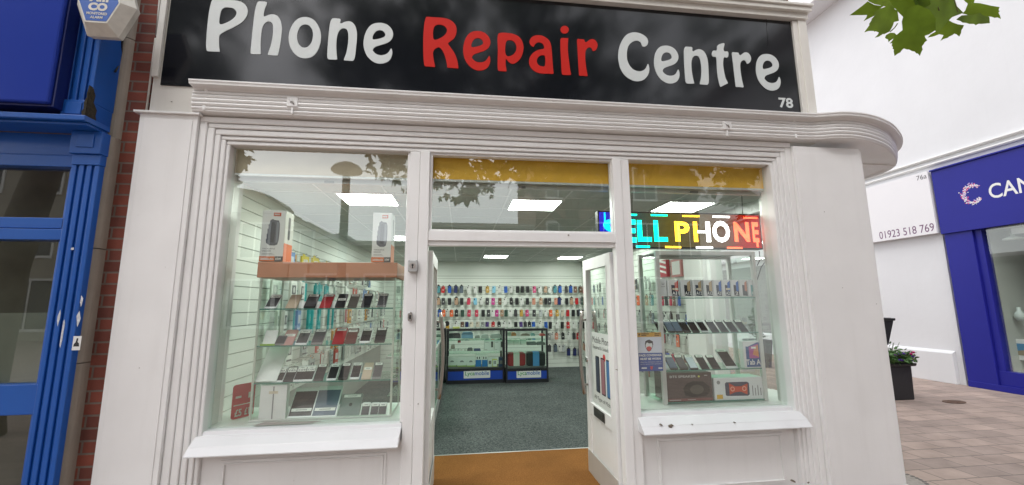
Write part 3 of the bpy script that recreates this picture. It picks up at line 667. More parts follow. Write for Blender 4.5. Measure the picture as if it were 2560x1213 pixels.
# left window cabinet
CY0, CY1 = 3.16, 3.54
def cab_left():
    a = at(650, 700, Y=CY0).x; b = at(990, 700, Y=CY0).x
    t = empty("display_cabinet", ((a+b)/2, 3.3, .70), "glass display cabinet with orange wooden top in the left window", "display cabinet")
    zt = at(800, 656, Y=CY0-.02).z; zb = at(800, 694, Y=CY0-.02).z
    mb = MB(); mb.box(a-.015, b+.01, CY0-.02, CY1+.03, zb, zt); mb.build("wooden_top", WOOD, t, .003)
    mb = MB(); mb.box(a, b, CY0, CY1, .699, .712); mb.build("base_board", ALUP, t, .002)
    for x in (a, b-.014):
        for y in (CY0, CY1-.014):
            mb = MB(); mb.box(x, x+.014, y, y+.014, .712, zb); mb.build("upright", mat("pale_upright", (.55, .60, .52), .35, metal=.3), t, .002)
    for i, (yl, yr) in enumerate(((771, 768), (865, 857), (956, 948))):
        z = at(800, (yl+yr)/2, Y=CY0).z
        mb = MB(); mb.box(a+.014, b-.014, CY0+.004, CY1-.004, z-.012, z-.004); mb.build("glass_shelf", SHELFG, t)
        mb = MB(); mb.box(a+.014, b-.014, CY0+.001, CY0+.004, z-.0125, z-.0035); mb.build("shelf_edge", mat("green_glass_edge", (.10, .23, .19), .15), t)
    for x in (a+.003, b-.008):
        mb = MB(); mb.box(x, x+.005, CY0+.014, CY1-.014, .712, zb); mb.build("side_glass", GLASSG, t)
    for xx in ((a+b)/2-.02, (a+b)/2+.16):
        mb = MB(); mb.box(xx, xx+.04, CY0+.05, CY0+.09, zb-.02, zb); mb.build("spot_lamp", GREYP, t)
    return t, a, b, zt, zb
cabL, cla, clb, clz, clzb = cab_left()
PY = CY0+.012
row = "on the top glass shelf under the wooden top"
def prow(items, shelf, group):
    n = {}
    for px, py, w, body, scr, price, kw in items:
        desc = kw.pop('d')
        phone(f"{desc} {shelf}", px, py, PY, body, scr, w=w/1020*PY*.98, price=price, group=group, **kw)
S1 = "on the upper shelf under the wooden top"
prow([(674, 771, 27, 'white', 'grey', '', dict(d="white phone with grey screen, leftmost")), (726, 771, 26, 'gold', 'gold', None, dict(d="gold phone showing its back", full=True)),
      (772, 770, 27, 'black', 'grey', '', dict(d="black phone between the gold and red ones", lab_at=.86)), (811, 770, 26, 'red', 'red', '', dict(d="red phone", full=True, lab_at=.86)),
      (848, 769, 23, 'brown', 'dark', '', dict(d="black and brown phone with low label", full=True, lab_at=.55)), (879, 769, 22, 'black', 'dark', '', dict(d="black phone right of the brown one", lab_at=.86)),
      (913, 768, 22, 'black', 'dark', '', dict(d="glossy black phone beside the grey one", lab_at=.86)), (953, 767, 22, 'grey', 'grey', '', dict(d="grey phone at the right end", lab_at=.86))], S1, "phones in the left cabinet")
S2 = "on the middle shelf of the left cabinet"
prow([(697, 862, 22, 'grey', 'grey', None, dict(d="short dark grey phone behind the rose one", h=.09)), (715, 863, 27, 'rose', 'rose', '', dict(d="rose pink phone showing its back", full=True, lab_at=.6)),
      (751, 862, 27, 'white', 'grey', '', dict(d="white phone with grey screen")), (790, 861, 27, 'grey', 'grey', '', dict(d="dark grey phone right of the white one", lab_at=.86)),
      (843, 861, 27, 'red', 'red', '', dict(d="bright red phone", full=True, lab_at=.84, h=.165)), (874, 859, 26, 'brown', 'brown', '', dict(d="dark brown red phone", full=True, lab_at=.80)),
      (911, 857, 25, 'white', 'dark', '', dict(d="white phone with black screen", lab_at=.84)), (948, 856, 25, 'black', 'dark', '', dict(d="black phone at the right end", lab_at=.86))], S2, "phones in the left cabinet")
S3 = "on the lower shelf of the left cabinet"
prow([(692, 956, 23, 'white', 'dark', '£85', dict(d="white phone priced £85", lab_at=.72, h=.135)), (719, 955, 23, 'black', 'dark', '£85', dict(d="black phone priced £85", lab_at=.72, h=.135)),
      (744, 954, 23, 'white', 'dark', '£69', dict(d="white phone priced £69", lab_at=.72, h=.138)), (767, 953, 23, 'white', 'dark', '£100', dict(d="white phone priced £100", lab_at=.72, h=.138)),
      (794, 952, 22, 'black', 'dark', '', dict(d="black phone right of the £100 one", lab_at=.86)), (827, 951, 22, 'white', 'dark', '', dict(d="white phone with small label in the middle", lab_at=.84)),
      (856, 949, 22, 'black', 'dark', '', dict(d="black phone between two white ones", lab_at=.86)), (885, 948, 22, 'white', 'dark', '', dict(d="white phone beside the gold one", lab_at=.86)),
      (914, 948, 22, 'gold', 'gold', '', dict(d="gold phone showing its back", full=True, lab_at=.6)), (940, 947, 21, 'grey', 'grey', '', dict(d="mauve grey phone at the right end", lab_at=.86))], S3, "phones in the left cabinet")
S4 = "on the bottom of the left cabinet"
for px, lab in ((910, "white phone nearest the tablet"), (933, "white phone in the middle of three"), (953, "white phone at the right end of three")):
    phone(f"{lab} {S4}", px, 1045, PY, 'white', 'grey', w=.060, h=.118, price='', tilt=40, lab_at=.80, group="phones in the left cabinet")
phone("white tablet with black screen beside the white carton", 746, 1050, PY, 'white', 'dark', w=.17, h=.245, price='', tilt=40, lab_at=.28, name="tablet", cat="tablet", group="tablets in the left cabinet")
phone("white tablet with bluish screen between the other two tablets", 806, 1049, PY-.004, 'white', 'blueish', w=.175, h=.255, price='', tilt=40, lab_at=.28, name="tablet", cat="tablet", group="tablets in the left cabinet")
phone("grey tablet showing its back beside three small white phones", 868, 1047, PY, 'grey', 'space', w=.150, h=.20, price='', tilt=45, lab_at=.88, full=True, name="tablet", cat="tablet", group="tablets in the left cabinet", logo=True)
# cartons and cards in the left cabinet
def px_carton(name, lab, x0, x1, y0, y1, Y, d, m, group=None, rot=0):
    a = at(x0, y1, Y=Y); b = at(x1, y1, Y=Y); t = at((x0+x1)/2, y0, Y=Y)
    return carton(name, lab, Vector(((a.x+b.x)/2, Y, (a.z+b.z)/2)), b.x-a.x, t.z-(a.z+b.z)/2, d, m, group, rot), b.x-a.x, t.z-(a.z+b.z)/2
t, w, h = px_carton("tablet_carton", "tall white carton with a thin grey line down its middle", 645, 712, 963, 1054, PY, .05, PAPER)
mb = MB(); mb.box(-.004, .004, -.0012, 0, .01, h-.01); onto(t, "grey_line", mb, GREYP)
mb = MB(); mb.box(-.03, .03, -.002, -.0012, h*.76, h*.83); onto(t, "price_sticker", mb, mat("cream_sticker", (.62, .55, .42), .6))
p = at(662, 954, Y=PY); t = empty("slim_carton", (p.x, PY, p.z), "slim plain white carton leaning back at the left of the lower shelf", "box")
mb = MB(); mb.box(-.068, .075, 0, .02, 0, .30); mb.xf(Matrix.Rotation(-R(42), 4, 'X')); onto(t, "carton", mb, PAPER)
p = at(668, 865, Y=PY); t = empty("card_stand", (p.x, PY, p.z), "white card in a lime green foot on the middle shelf", "card stand")
mb = MB(); mb.box(-.05, .05, .0, .07, 0, .012); onto(t, "foot", mb, mat("lime_plastic", (.25, .45, .03), .4))
mb = MB(); mb.box(-.042, .042, 0, .004, 0, .105); mb.xf(Matrix.Translation((0, .02, .01))@Matrix.Rotation(-R(25), 4, 'X')); onto(t, "card", mb, PAPER)
for px, py, lab in ((752, 771, "small white card between gold and black phones on the upper shelf"), (791, 771, "small white card between black and red phones on the upper shelf"), (833, 770, "small white card between red and brown phones on the upper shelf")):
    p = at(px, py, Y=PY+.03); mb = MB(); mb.box(-.024, .024, 0, .002, 0, .055); mb.xf(Matrix.Translation((p.x, PY+.03, p.z))@Matrix.Rotation(-R(25), 4, 'X'))
    tag(mb.build("price_card", PAPER), lab, "price card", "small white cards on the upper shelf")
mb = MB(); a = at(640, 1071, Z=.699); 
mb.add([at(633, 1064, Z=.6985), at(778, 1058, Z=.6985), at(805, 1052, Z=.6985), at(662, 1055, Z=.6985)]+[at(x, y, Z=.700) for x, y in ((633, 1064), (778, 1058), (805, 1052), (662, 1055))], [(0, 1, 2, 3), (4, 7, 6, 5), (0, 4, 5, 1), (1, 5, 6, 2), (2, 6, 7, 3), (3, 7, 4, 0)])
tag(mb.build("paper_sheet", mat("mauve_paper", (.40, .34, .33), .7)), "mauve grey paper sheet lying on the left window board", "paper sheet")
p = at(605, 1054, Y=3.30); t = empty("price_card", (p.x, 3.30, .699), "red phone shaped price card leaning on the left slatted wall", "price card", rot=(0, 0, R(58)))
mb = MB(); mb.prism(rslab(.16, .235, .02), 0, .006, 'Y'); onto(t, "card", mb, mat("red_card", (.55, .02, .02), .35))
mb = MB(); text_on(mb, "£5", (-.06, -.001, .015), (1, 0, 0), (0, 0, 1), .05, .05, .03); text_on(mb, "£10", (.01, -.001, .015), (1, 0, 0), (0, 0, 1), .06, .05, .03)
mb.box(-.07, .07, -.0012, 0, .09, .096); mb.box(-.06, -.02, -.0012, 0, .14, .155); mb.box(.03, .045, -.0012, 0, .13, .17); onto(t, "print", mb, mat("pale_print", (.6, .55, .5), .6))

# the two speaker cartons on the wooden top
def speaker_carton(x0, x1, y0, y1, side, lab, rot):
    Y = CY0+.03
    t, w, h = px_carton("speaker_carton", lab, x0, x1, y0, y1, Y, .15, PAPER, "speaker cartons on the wooden top", rot)
    OR = mat("orange_print", (.62, .15, .03), .45); DG = mat("charcoal_print", (.045, .045, .05), .5)
    mb = MB(); mb.box(-w/2-.0006, w/2*.30, -.0008, .0, .001, h*.10); onto(t, "capacity_band", mb, OR)
    mb = MB(); mb.box(w/2*.30, w/2+.0006, -.0008, 0, .001, h*.10); onto(t, "power_band", mb, DG)
    mb = MB(); text_on(mb, "2000mAh", (-w*.44, -.0009, h*.03), (1, 0, 0), (0, 0, 1), w*.55, h*.038, .03); text_on(mb, "15W", (w*.20, -.0009, h*.03), (1, 0, 0), (0, 0, 1), w*.24, h*.042, .05); onto(t, "band_lettering", mb, WPLA)
    mb = MB(); text_on(mb, "TWS BLUETUZ", (-w*.40, -.0002, h*.235), (1, 0, 0), (0, 0, 1), w*.55, h*.024, .02); text_on(mb, "SPEAKER", (-w*.40, -.0002, h*.19), (1, 0, 0), (0, 0, 1), w*.38, h*.024, .02)
    mb.box(-w*.40, w*.05, -.0006, 0, h*.150, h*.156); mb.box(-w*.40, w*.12, -.0006, 0, h*.128, h*.133); onto(t, "lettering", mb, mat("grey_print", (.20, .20, .20), .6))
    mb = MB(); mb.box(-w*.02, w*.30, -.0008, 0, h*.885, h*.955); onto(t, "logo_tag", mb, mat("logo_red", (.60, .09, .03), .4))
    mb = MB(); text_on(mb, "mrs", (.02*w, -.0010, h*.905), (1, 0, 0), (0, 0, 1), w*.22, h*.03, .05); onto(t, "logo_lettering", mb, WPLA)
    sp = [(-.20, .34), (-.10, .31), (.12, .31), (.22, .33), (.27, .42), (.28, .60), (.27, .74), (.22, .80), (.02, .81), (-.04, .83), (-.15, .80), (-.17, .73), (-.21, .72), (-.20, .64), (-.24, .63), (-.23, .54), (-.26, .53), (-.25, .44), (-.28, .43), (-.26, .36)]
    mb = MB(); mb.prism([(x*w, z*h) for x, z in sp], -.0008, 0, 'Y'); onto(t, "speaker_picture", mb, mat("picture_grey", (.085, .09, .11), .5))
    mb = MB(); mb.prism([(x*w, z*h) for x, z in ((-.10, .38), (.06, .36), (.09, .50), (.10, .70), (.02, .77), (-.09, .76))], -.0012, -.0008, 'Y'); onto(t, "picture_shade", mb, mat("picture_dark", (.035, .037, .05), .5))
    mb = MB(); mb.prism([(x*w, z*h) for x, z in ((.14, .36), (.23, .38), (.24, .76), (.13, .78))], -.0012, -.0008, 'Y'); onto(t, "picture_light", mb, mat("picture_light", (.20, .21, .24), .5))
    for sx in (1,):
        x = sx*w/2
        mb = MB(); mb.box(x, x+.0008, .001, .149, .001, h*.36); onto(t, "side_band", mb, OR)
        mb = MB(); mb.box(x, x+.0008, .001, .149, h*.36, h*.999); onto(t, "side_panel", mb, mat("pale_green_grey_card", (.56, .60, .56), .5))
        mb = MB(); mb.prism([(.075+a*1.0, b) for a, b in rslab(.038, h*.46, .018)], x+.0008, x+.0014, 'X'); mb.xf(Matrix.Translation((0, 0, h*.44))); onto(t, "side_picture", mb, DG)
speaker_carton(647, 706, 526, 654, 1, "white and orange speaker carton at the left end of the wooden top", 0)
speaker_carton(928, 976, 532, 656, 1, "white and orange speaker carton at the right end of the wooden top", 0)

# ------------------------------------------------------------------ right window cabinet
RY0, RY1 = 3.18, 3.53
def cab_right():
    a = at(1648, 800, Y=RY0).x; b = at(1903, 800, Y=RY0).x; zt = at(1780, 628, Y=RY0).z
    t = empty("display_cabinet", ((a+b)/2, 3.35, .70), "tall aluminium framed glass cabinet in the right window", "display cabinet")
    e = .034
    for x in (a, b-e):
        for y in (RY0, RY1-.03):
            mb = MB(); mb.box(x, x+e, y, y+.03, .699, zt); mb.build("upright", ALUP, t, .003)
    for y in (RY0, RY1-.03):
        mb = MB(); mb.box(a+e, b-e, y+.001, y+.029, zt-.034, zt); mb.build("top_rail", ALUP, t, .003)
    mb = MB(); mb.box(a+e, b-e, RY0+.03, RY1-.03, zt-.012, zt-.004); mb.build("top_panel", mat("grey_top_panel", (.30, .32, .31), .4), t)
    zz = []
    for yl in (743, 831, 923, 1002):
        z = at(1775, yl, Y=RY0).z; zz.append(z)
        mb = MB(); mb.box(a+e, b-e, RY0+.004, RY1-.004, z-.010, z-.003); mb.build("glass_shelf", SHELFG, t)
        mb = MB(); mb.box(a+e, b-e, RY0+.001, RY0+.004, z-.0105, z-.0025); mb.build("shelf_edge", MATS["green_glass_edge"], t)
    for x in (a+.01, b-.016):
        mb = MB(); mb.box(x, x+.005, RY0+.03, RY1-.03, .70, zt-.034); mb.build("side_glass", GLASSG, t)
    return zz
zr = cab_right()
RP = RY0+.012
def art(t, w, h, c1, c2, word, kind=0, price=False):
    D = mat("navy_print", (.02, .025, .05), .4)
    mb = MB(); mb.prism([(-w*.18, h*.05), (w*.42, h*.02), (w*.42, h*.17), (w*.40, h*.64), (-w*.18, h*.74) if 0 else (-w*.20, h*.70)], -.0006, 0, 'Y'); onto(t, "picture_back", mb, mat("print_"+c1, PRN[c1], .4))
    mb = MB(); mb.prism([(w*.10, h*.33), (w*.40, h*.30), (w*.40, h*.95), (w*.10, h*.82)], -.0012, -.0006, 'Y'); onto(t, "picture_front", mb, mat("print_"+c2, PRN[c2], .4))
    mb = MB(); mb.box(w*.385, w*.42, -.0014, -.0006, h*.10, h*.96); onto(t, "picture_edge", mb, D)
    if word:
        mb = MB(); text_on(mb, word, (-w*.16 if len(word) > 2 else -w*.05, -.0015, h*.09), (1, 0, 0), (0, 0, 1), w*.58, h*.20, .02); onto(t, "lettering", mb, WPLA)
    if price:
        mb = MB(); mb.box(-w*.12, w*.38, -.0024, -.0015, h*.38, h*.50); onto(t, "price_sticker", mb, MATS["cream_sticker"])
PRN = {'navy': (.02, .03, .06), 'black': (.015, .015, .02), 'red': (.50, .07, .04), 'sand': (.45, .33, .18), 'blue': (.03, .12, .40), 'grey': (.10, .10, .11), 'orange': (.55, .22, .05), 'teal': (.15, .35, .35), 'salmon': (.55, .25, .17), 'mauve': (.30, .13, .15), 'azure': (.04, .16, .36)}
bx = [(1650, 1668, None, None, "", "plain white carton with small print, first on the top shelf"), (1671, 1700, 'navy', 'red', "A11", "white phone carton marked A11 with red picture"), (1704, 1730, 'black', 'sand', "A12", "white phone carton marked A12 right beside the A11 carton"),
      (1733, 1757, 'navy', 'sand', "A12", "white phone carton marked A12 with a price sticker across it"), (1760, 1784, 'black', 'sand', "A12", "white phone carton marked A12 beside the first A21 carton"), (1786, 1807, 'navy', 'blue', "A21", "white phone carton marked A21 with no sticker"),
      (1808, 1829, 'navy', 'blue', "A21", "white phone carton marked A21 with a price sticker"), (1830, 1850, 'black', 'blue', "21", "white phone carton with partly hidden number 21"), (1852, 1871, 'grey', 'salmon', "", "white phone carton with grey and salmon phones, no number"),
      (1873, 1892, 'teal', 'orange', "A71", "white phone carton marked A71 at the right end")]
for i, (x0, x1, c1, c2, word, lab) in enumerate(bx):
    t, w, h = px_carton("phone_carton", lab+("" if "shelf" in lab else " of the cabinet" if len(lab.split()) < 13 else ""), x0, x1, 700 if i else 698, 741, RP+.01, .06, mat("white_carton", (.66, .66, .66), .5), "phone cartons on the top shelf of the right cabinet")
    if c1: art(t, w, h, c1, c2, word, price=i in (1, 3, 6))
    else:
        mb = MB(); mb.box(-w*.3, w*.3, -.0006, 0, h*.55, h*.57); mb.box(-w*.15, w*.15, -.0006, 0, h*.68, h*.71); mb.box(-w*.3, w*.3, -.0006, 0, h*.76, h*.77); onto(t, "print", mb, MATS["grey_print"])
S5 = "on the second shelf of the right cabinet"
sc5 = ['dark', 'blueish', 'blueish', 'dark', 'dark', 'dark', 'dark', 'dark', 'dark', 'dark']
for i, xr in enumerate((1652, 1681, 1700, 1720, 1742, 1765, 1791, 1815, 1839, 1865)):
    d = ["black phone half hidden by the frame, first", "black phone with blue sheen, second", "black phone with bluish screen, third", "white labelled black phone, fourth", "black phone with rounded corners, fifth", "grey framed phone, sixth", "black phone standing slightly taller, seventh", "dark grey phone, eighth", "black phone in thin case, ninth", "black phone at the right end"][i]  # second and third screens are a flat blue grey
    if i == 0: xr = 1658
    phone(f"{d} {S5}" if len((d+S5).split()) < 15 else f"{d}, {S5[3:]}", xr, 831-.0*i, RP, 'silver' if i in (5,) else 'black', sc5[i], w=.066, h=.145, price='', lab_at=.87, group="phones in the right cabinet")
S6 = "on the third shelf of the right cabinet"
for i, (xc, body, scr, d) in enumerate(((1664, 'silver', 'pale', "silver phone with purple wallpaper"), (1687, 'black', 'blueish', "black phone with blue grey screen"), (1712, 'black', 'grey', "black phone with grey screen"), (1738, 'black', 'pale', "black phone with white lit screen"), (1766, 'black', 'dark', "black phone right of the white screen one"), (1794, 'black', 'dark', "black phone beside the silver tablet"))):  # first and fourth screens are a plain pale tone
    phone(f"{d} {S6}", xc, 924, RP, body, scr, w=.070, h=.150, price='', lab_at=.87, group="phones in the right cabinet")
phone("silver phablet, largest device "+S6, 1832, 921, RP, 'silver', 'dark', w=.105, h=.20, price='', lab_at=.90, name="tablet", cat="tablet", group="tablets in the right cabinet")
t, w, h = px_carton("tablet_carton", "white tablet carton lettered Tab A with pink purple picture", 1862, 1906, 853, 920, RP, .05, MATS["white_carton"])
mb = MB(); mb.prism([(-w*.36, h*.04), (w*.42, h*.04), (w*.42, h*.95), (w*.30, h*.95), (-w*.22, h*.80), (-w*.36, h*.80)], -.0006, 0, 'Y'); onto(t, "picture_back", mb, mat("print_deepblue", (.03, .09, .25), .4))
mb = MB(); mb.prism([(-w*.18, h*.36), (w*.36, h*.36), (w*.36, h*.90), (-w*.18, h*.78)], -.0012, -.0006, 'Y'); onto(t, "picture_front", mb, mat("print_magenta", (.42, .09, .28), .4))
mb = MB(); mb.prism([(w*.02, h*.50), (w*.36, h*.40), (w*.36, h*.86), (w*.16, h*.80)], -.0016, -.0012, 'Y'); onto(t, "picture_glow", mb, mat("print_amber", (.60, .25, .10), .4))
mb = MB(); text_on(mb, "Tab A", (-w*.40, -.0018, h*.12), (1, 0, 0), (0, 0, 1), w*.82, h*.20, .02); onto(t, "lettering", mb, WPLA)
mb = MB(); mb.box(-w*.05, w*.22, -.0022, -.0016, h*.72, h*.79); onto(t, "price_sticker", mb, LABELM)
# speaker cartons at the bottom of the right cabinet
t, w, h = px_carton("speaker_carton", "large dark brown carton lettered BTS SPEAKER", 1668, 1783, 932, 1003, RP, .20, mat("brown_carton", (.085, .060, .055), .4), "speaker cartons in the right cabinet")
mb = MB(); mb.box(-w*.5, w*.5, -.0008, 0, .001, h*.10); onto(t, "bottom_band", mb, mat("maroon_print", (.20, .085, .075), .4))
mb = MB(); text_on(mb, "BTS SPEAKER", (-w*.42, -.001, h*.83), (1, 0, 0), (0, 0, 1), w*.58, h*.085, .03); mb.box(w*.34, w*.41, -.001, 0, h*.88, h*.905)
mb.box(-w*.45, -w*.20, -.0012, -.0008, h*.035, h*.06); mb.box(-w*.05, w*.12, -.0012, -.0008, h*.04, h*.06); onto(t, "lettering", mb, mat("grey_white_print", (.42, .42, .40), .5))
mb = MB(); mb.prism([(-w*.10, h*.20), (-w*.14, h*.45), (-w*.05, h*.62), (w*.08, h*.70), (w*.30, h*.68), (w*.44, h*.50), (w*.44, h*.30), (w*.36, h*.17), (w*.05, h*.14)], -.0008, 0, 'Y'); onto(t, "speaker_picture", mb, mat("print_umber", (.03, .025, .02), .4))
mb = MB(); mb.prism([(w*(.16+.15*math.cos(a*math.pi/10)), h*(.40+.17*math.sin(a*math.pi/10))) for a in range(20)], -.0012, -.0008, 'Y'); onto(t, "picture_ring", mb, mat("print_khaki", (.085, .075, .06), .4))
mb = MB(); mb.prism([(w*(.22+.022*math.cos(a*math.pi/4)), h*(.86+.035*math.sin(a*math.pi/4))) for a in range(8)], -.0014, 0, 'Y'); onto(t, "yellow_sticker", mb, mat("lemon_sticker", (.60, .60, .10), .5))
t, w, h = px_carton("speaker_carton", "wide white carton picturing a red speaker with two glowing rings", 1788, 1911, 944, 999, RP+.002, .16, MATS["white_carton"], "speaker cartons in the right cabinet")
mb = MB(); mb.prism([(-w*.28, h*.22), (-w*.25, h*.18), (w*.17, h*.16), (w*.21, h*.22), (w*.21, h*.74), (w*.17, h*.80), (-w*.25, h*.80), (-w*.28, h*.74)], -.0006, 0, 'Y'); onto(t, "speaker_picture", mb, mat("print_navygrey", (.06, .06, .09), .4))
mb = MB(); mb.prism([(-w*.20, h*.24), (-w*.09, h*.34), (w*.03, h*.36), (w*.16, h*.22), (w*.18, h*.72), (w*.05, h*.60), (-w*.08, h*.60), (-w*.20, h*.76)], -.0012, -.0006, 'Y'); onto(t, "picture_red", mb, mat("print_speaker_red", (.52, .07, .03), .4))
for cx_ in (-.135, .105):
    mb = MB(); mb.add(*(lambda n: ([(w*cx_+w*(.045 if k >= n else .028)*math.cos(2*math.pi*k/n), -.0016, h*.49+w*(.045 if k >= n else .028)*math.sin(2*math.pi*k/n)) for k in range(2*n)], [(k, (k+1) % n, n+(k+1) % n, n+k) for k in range(n)]))(16)); onto(t, "picture_ring", mb, mat("print_ring", (.70, .35, .25), .4))
mb = MB(); mb.box(-w*.46, -w*.34, -.0008, 0, h*.06, h*.25); onto(t, "yellow_label", mb, mat("amber_print", (.60, .35, .04), .5))
mb = MB(); mb.lathe([(.001, 0), (.001, .0)], (0, 0, 0), 4) if 0 else mb.prism([(-w*.41+w*.035*math.cos(a*math.pi/6), h*.80+w*.035*math.sin(a*math.pi/6)) for a in range(12)], -.0008, 0, 'Y'); onto(t, "round_badge", mb, GREYP)
mb = MB()
for i in range(4): mb.box(w*(.27+.055*i), w*(.285+.055*i), -.0007, 0, h*.16, h*(.62-.12*(i % 2)))
onto(t, "side_print", mb, MATS["grey_print"])

# ------------------------------------------------------------------ scrolling LED sign
def ledmat(name, col, on, off):
    m = bpy.data.materials.new(name); m.use_nodes = True; nt = m.node_tree; nt.nodes.clear()
    o = nt.nodes.new("ShaderNodeOutputMaterial"); e = nt.nodes.new("ShaderNodeEmission"); tc = nt.nodes.new("ShaderNodeTexCoord")
    sc = nt.nodes.new("ShaderNodeVectorMath"); sc.operation = 'SCALE'; sc.inputs['Scale'].default_value = 1/.0105; nt.links.new(tc.outputs['Object'], sc.inputs[0])
    fr = nt.nodes.new("ShaderNodeVectorMath"); fr.operation = 'FRACTION'; nt.links.new(sc.outputs[0], fr.inputs[0])
    sb = nt.nodes.new("ShaderNodeVectorMath"); sb.operation = 'SUBTRACT'; sb.inputs[1].default_value = (.5, .5, .5); nt.links.new(fr.outputs[0], sb.inputs[0])
    mk = nt.nodes.new("ShaderNodeVectorMath"); mk.operation = 'MULTIPLY'; mk.inputs[1].default_value = (1, 0, 1); nt.links.new(sb.outputs[0], mk.inputs[0])
    ln = nt.nodes.new("ShaderNodeVectorMath"); ln.operation = 'LENGTH'; nt.links.new(mk.outputs[0], ln.inputs[0])
    lt = nt.nodes.new("ShaderNodeMapRange"); lt.inputs[1].default_value = .30; lt.inputs[2].default_value = .46; lt.inputs[3].default_value = on; lt.inputs[4].default_value = off; nt.links.new(ln.outputs['Value'], lt.inputs[0])
    nt.links.new(lt.outputs[0], e.inputs[1])
    if isinstance(col, list):          # lamps glow in different colours along the board
        sx = nt.nodes.new("ShaderNodeSeparateXYZ"); nt.links.new(tc.outputs['Object'], sx.inputs[0])
        mr = nt.nodes.new("ShaderNodeMapRange"); mr.inputs[1].default_value = -.75; mr.inputs[2].default_value = .75; nt.links.new(sx.outputs[0], mr.inputs[0])
        rp = nt.nodes.new("ShaderNodeValToRGB"); el = rp.color_ramp.elements
        while len(el) < len(col): el.new(.5)
        for i, (p, c) in enumerate(col): el[i].position = p; el[i].color = (*c, 1)
        nt.links.new(mr.outputs[0], rp.inputs[0]); nt.links.new(rp.outputs[0], e.inputs[0])
    else: e.inputs[0].default_value = (*col, 1)
    nt.links.new(e.outputs[0], o.inputs[0]); MATS[name] = m
    return m
LY = 3.30
a = at(1494, 535, Y=LY); b = at(1904, 580, Y=LY); zt = at(1700, 531, Y=LY).z; zb = at(1700, 622, Y=LY).z
lxc = (a.x+b.x)/2
led = empty("scrolling_sign", (lxc, LY+.03, (zt+zb)/2), "black scrolling dot sign lit SELL PHONE in blue, green, yellow, white and red", "scrolling sign")
mb = MB(); mb.box(a.x, b.x, LY, LY+.07, zb, zt); mb.build("housing", BLACK, led, .004)
mb = MB(); mb.box(a.x+.012, b.x-.012, LY-.002, LY, zb+.012, zt-.012)
mb.build("dot_screen", ledmat("dot_screen", [(0, (.02, .02, .9)), (.10, (.02, .04, .7)), (.2, (.02, .09, .10)), (.42, (.16, .13, .02)), (.62, (.20, .15, .08)), (.78, (.22, .10, .06)), (.9, (.6, .01, .01))], .85, .10), led)
LC = {'cyan': (.0, .30, 1.0), 'teal': (.0, .85, .50), 'teal2': (.0, .95, .45), 'yellow': (1.0, .55, .03), 'white': (1, 1, 1), 'red': (1.0, .10, .04)}
for k in LC: ledmat("led_"+k, LC[k], 5.0 if k != 'white' else 5.2, .45 if k != 'red' else .25)
for ch, x0, x1, y0, y1, c in (("S", 1508, 1552, 548, 605, 'cyan'), ("E", 1556, 1590, 549, 606, 'teal'), ("L", 1593, 1628, 551, 604, 'teal'), ("L", 1634, 1668, 551, 604, 'teal2'), ("P", 1687, 1724, 554, 604, 'yellow'), ("H", 1733, 1752, 554, 605, 'yellow'),
                        ("O", 1781, 1824, 553, 606, 'white'), ("N", 1835, 1873, 556, 605, 'red'), ("E", 1881, 1896, 556, 606, 'red')):
    mb = MB()
    if ch == "H":
        A = lambda x, y: at(x, y, Y=LY)
        z0, z1, zm = A(1752, 605).z, A(1752, 555).z, A(1752, 580).z
        mb.box(A(1733, 580).x, A(1743, 580).x, LY-.006, LY-.002, z0, z1); o = mb.build("lit_letter", MATS["led_yellow"], led)
        mb = MB(); mb.box(A(1743, 580).x, A(1764, 580).x, LY-.006, LY-.002, zm-.012, zm+.012); mb.box(A(1764, 580).x, A(1775, 580).x, LY-.006, LY-.002, z0, z1)
        mb.build("lit_letter", MATS["led_white"], led); continue
    text_px(mb, ch, x0, x1, y0, y1, LY-.003, .035, .002); mb.build("lit_letter", MATS["led_"+c], led)
for x0, x1, y, c in ((1575, 1592, 537, 'teal'), (1627, 1668, 538, 'teal2'), (1705, 1748, 540, 'yellow'), (1781, 1823, 542, 'white'), (1858, 1893, 545, 'red'), (1590, 1624, 617, 'teal'), (1662, 1702, 618, 'yellow'), (1740, 1782, 619, 'white'), (1817, 1855, 620, 'red')):
    mb = MB(); p = at(x0, y, Y=LY); q = at(x1, y, Y=LY); mb.box(p.x, q.x, LY-.005, LY-.002, p.z-.008, p.z+.008); mb.build("lit_dash", MATS["led_"+c], led)
for x, y0, y1, c in ((1511, 532, 560, 'cyan'), (1892, 600, 618, 'red')):
    mb = MB(); p = at(x, y0, Y=LY); q = at(x, y1, Y=LY); mb.box(p.x-.008, p.x+.008, LY-.005, LY-.002, q.z, p.z); mb.build("lit_dash", MATS["led_"+c], led)
mb = MB()
for xx in (1580, 1856): p = at(xx, 530, Y=LY+.04); mb.tube([(p.x, LY+.04, zt-.005), (p.x+.01, LY+.04, ZC)], .003, 6)
mb.build("hanging_wire", BLACK, led)
mb = MB(); mb.tube([at(1898, 628, Y=LY), at(1900, 650, Y=LY), at(1893, 664, Y=LY+.02)], .004, 6); mb.tube([at(1912, 656, Y=LY+.1), at(1903, 668, Y=LY+.08), at(1896, 690, Y=LY+.05), at(1893, 700, Y=LY+.05)], .004, 6)
mb.build("power_cable", BLACK, led)

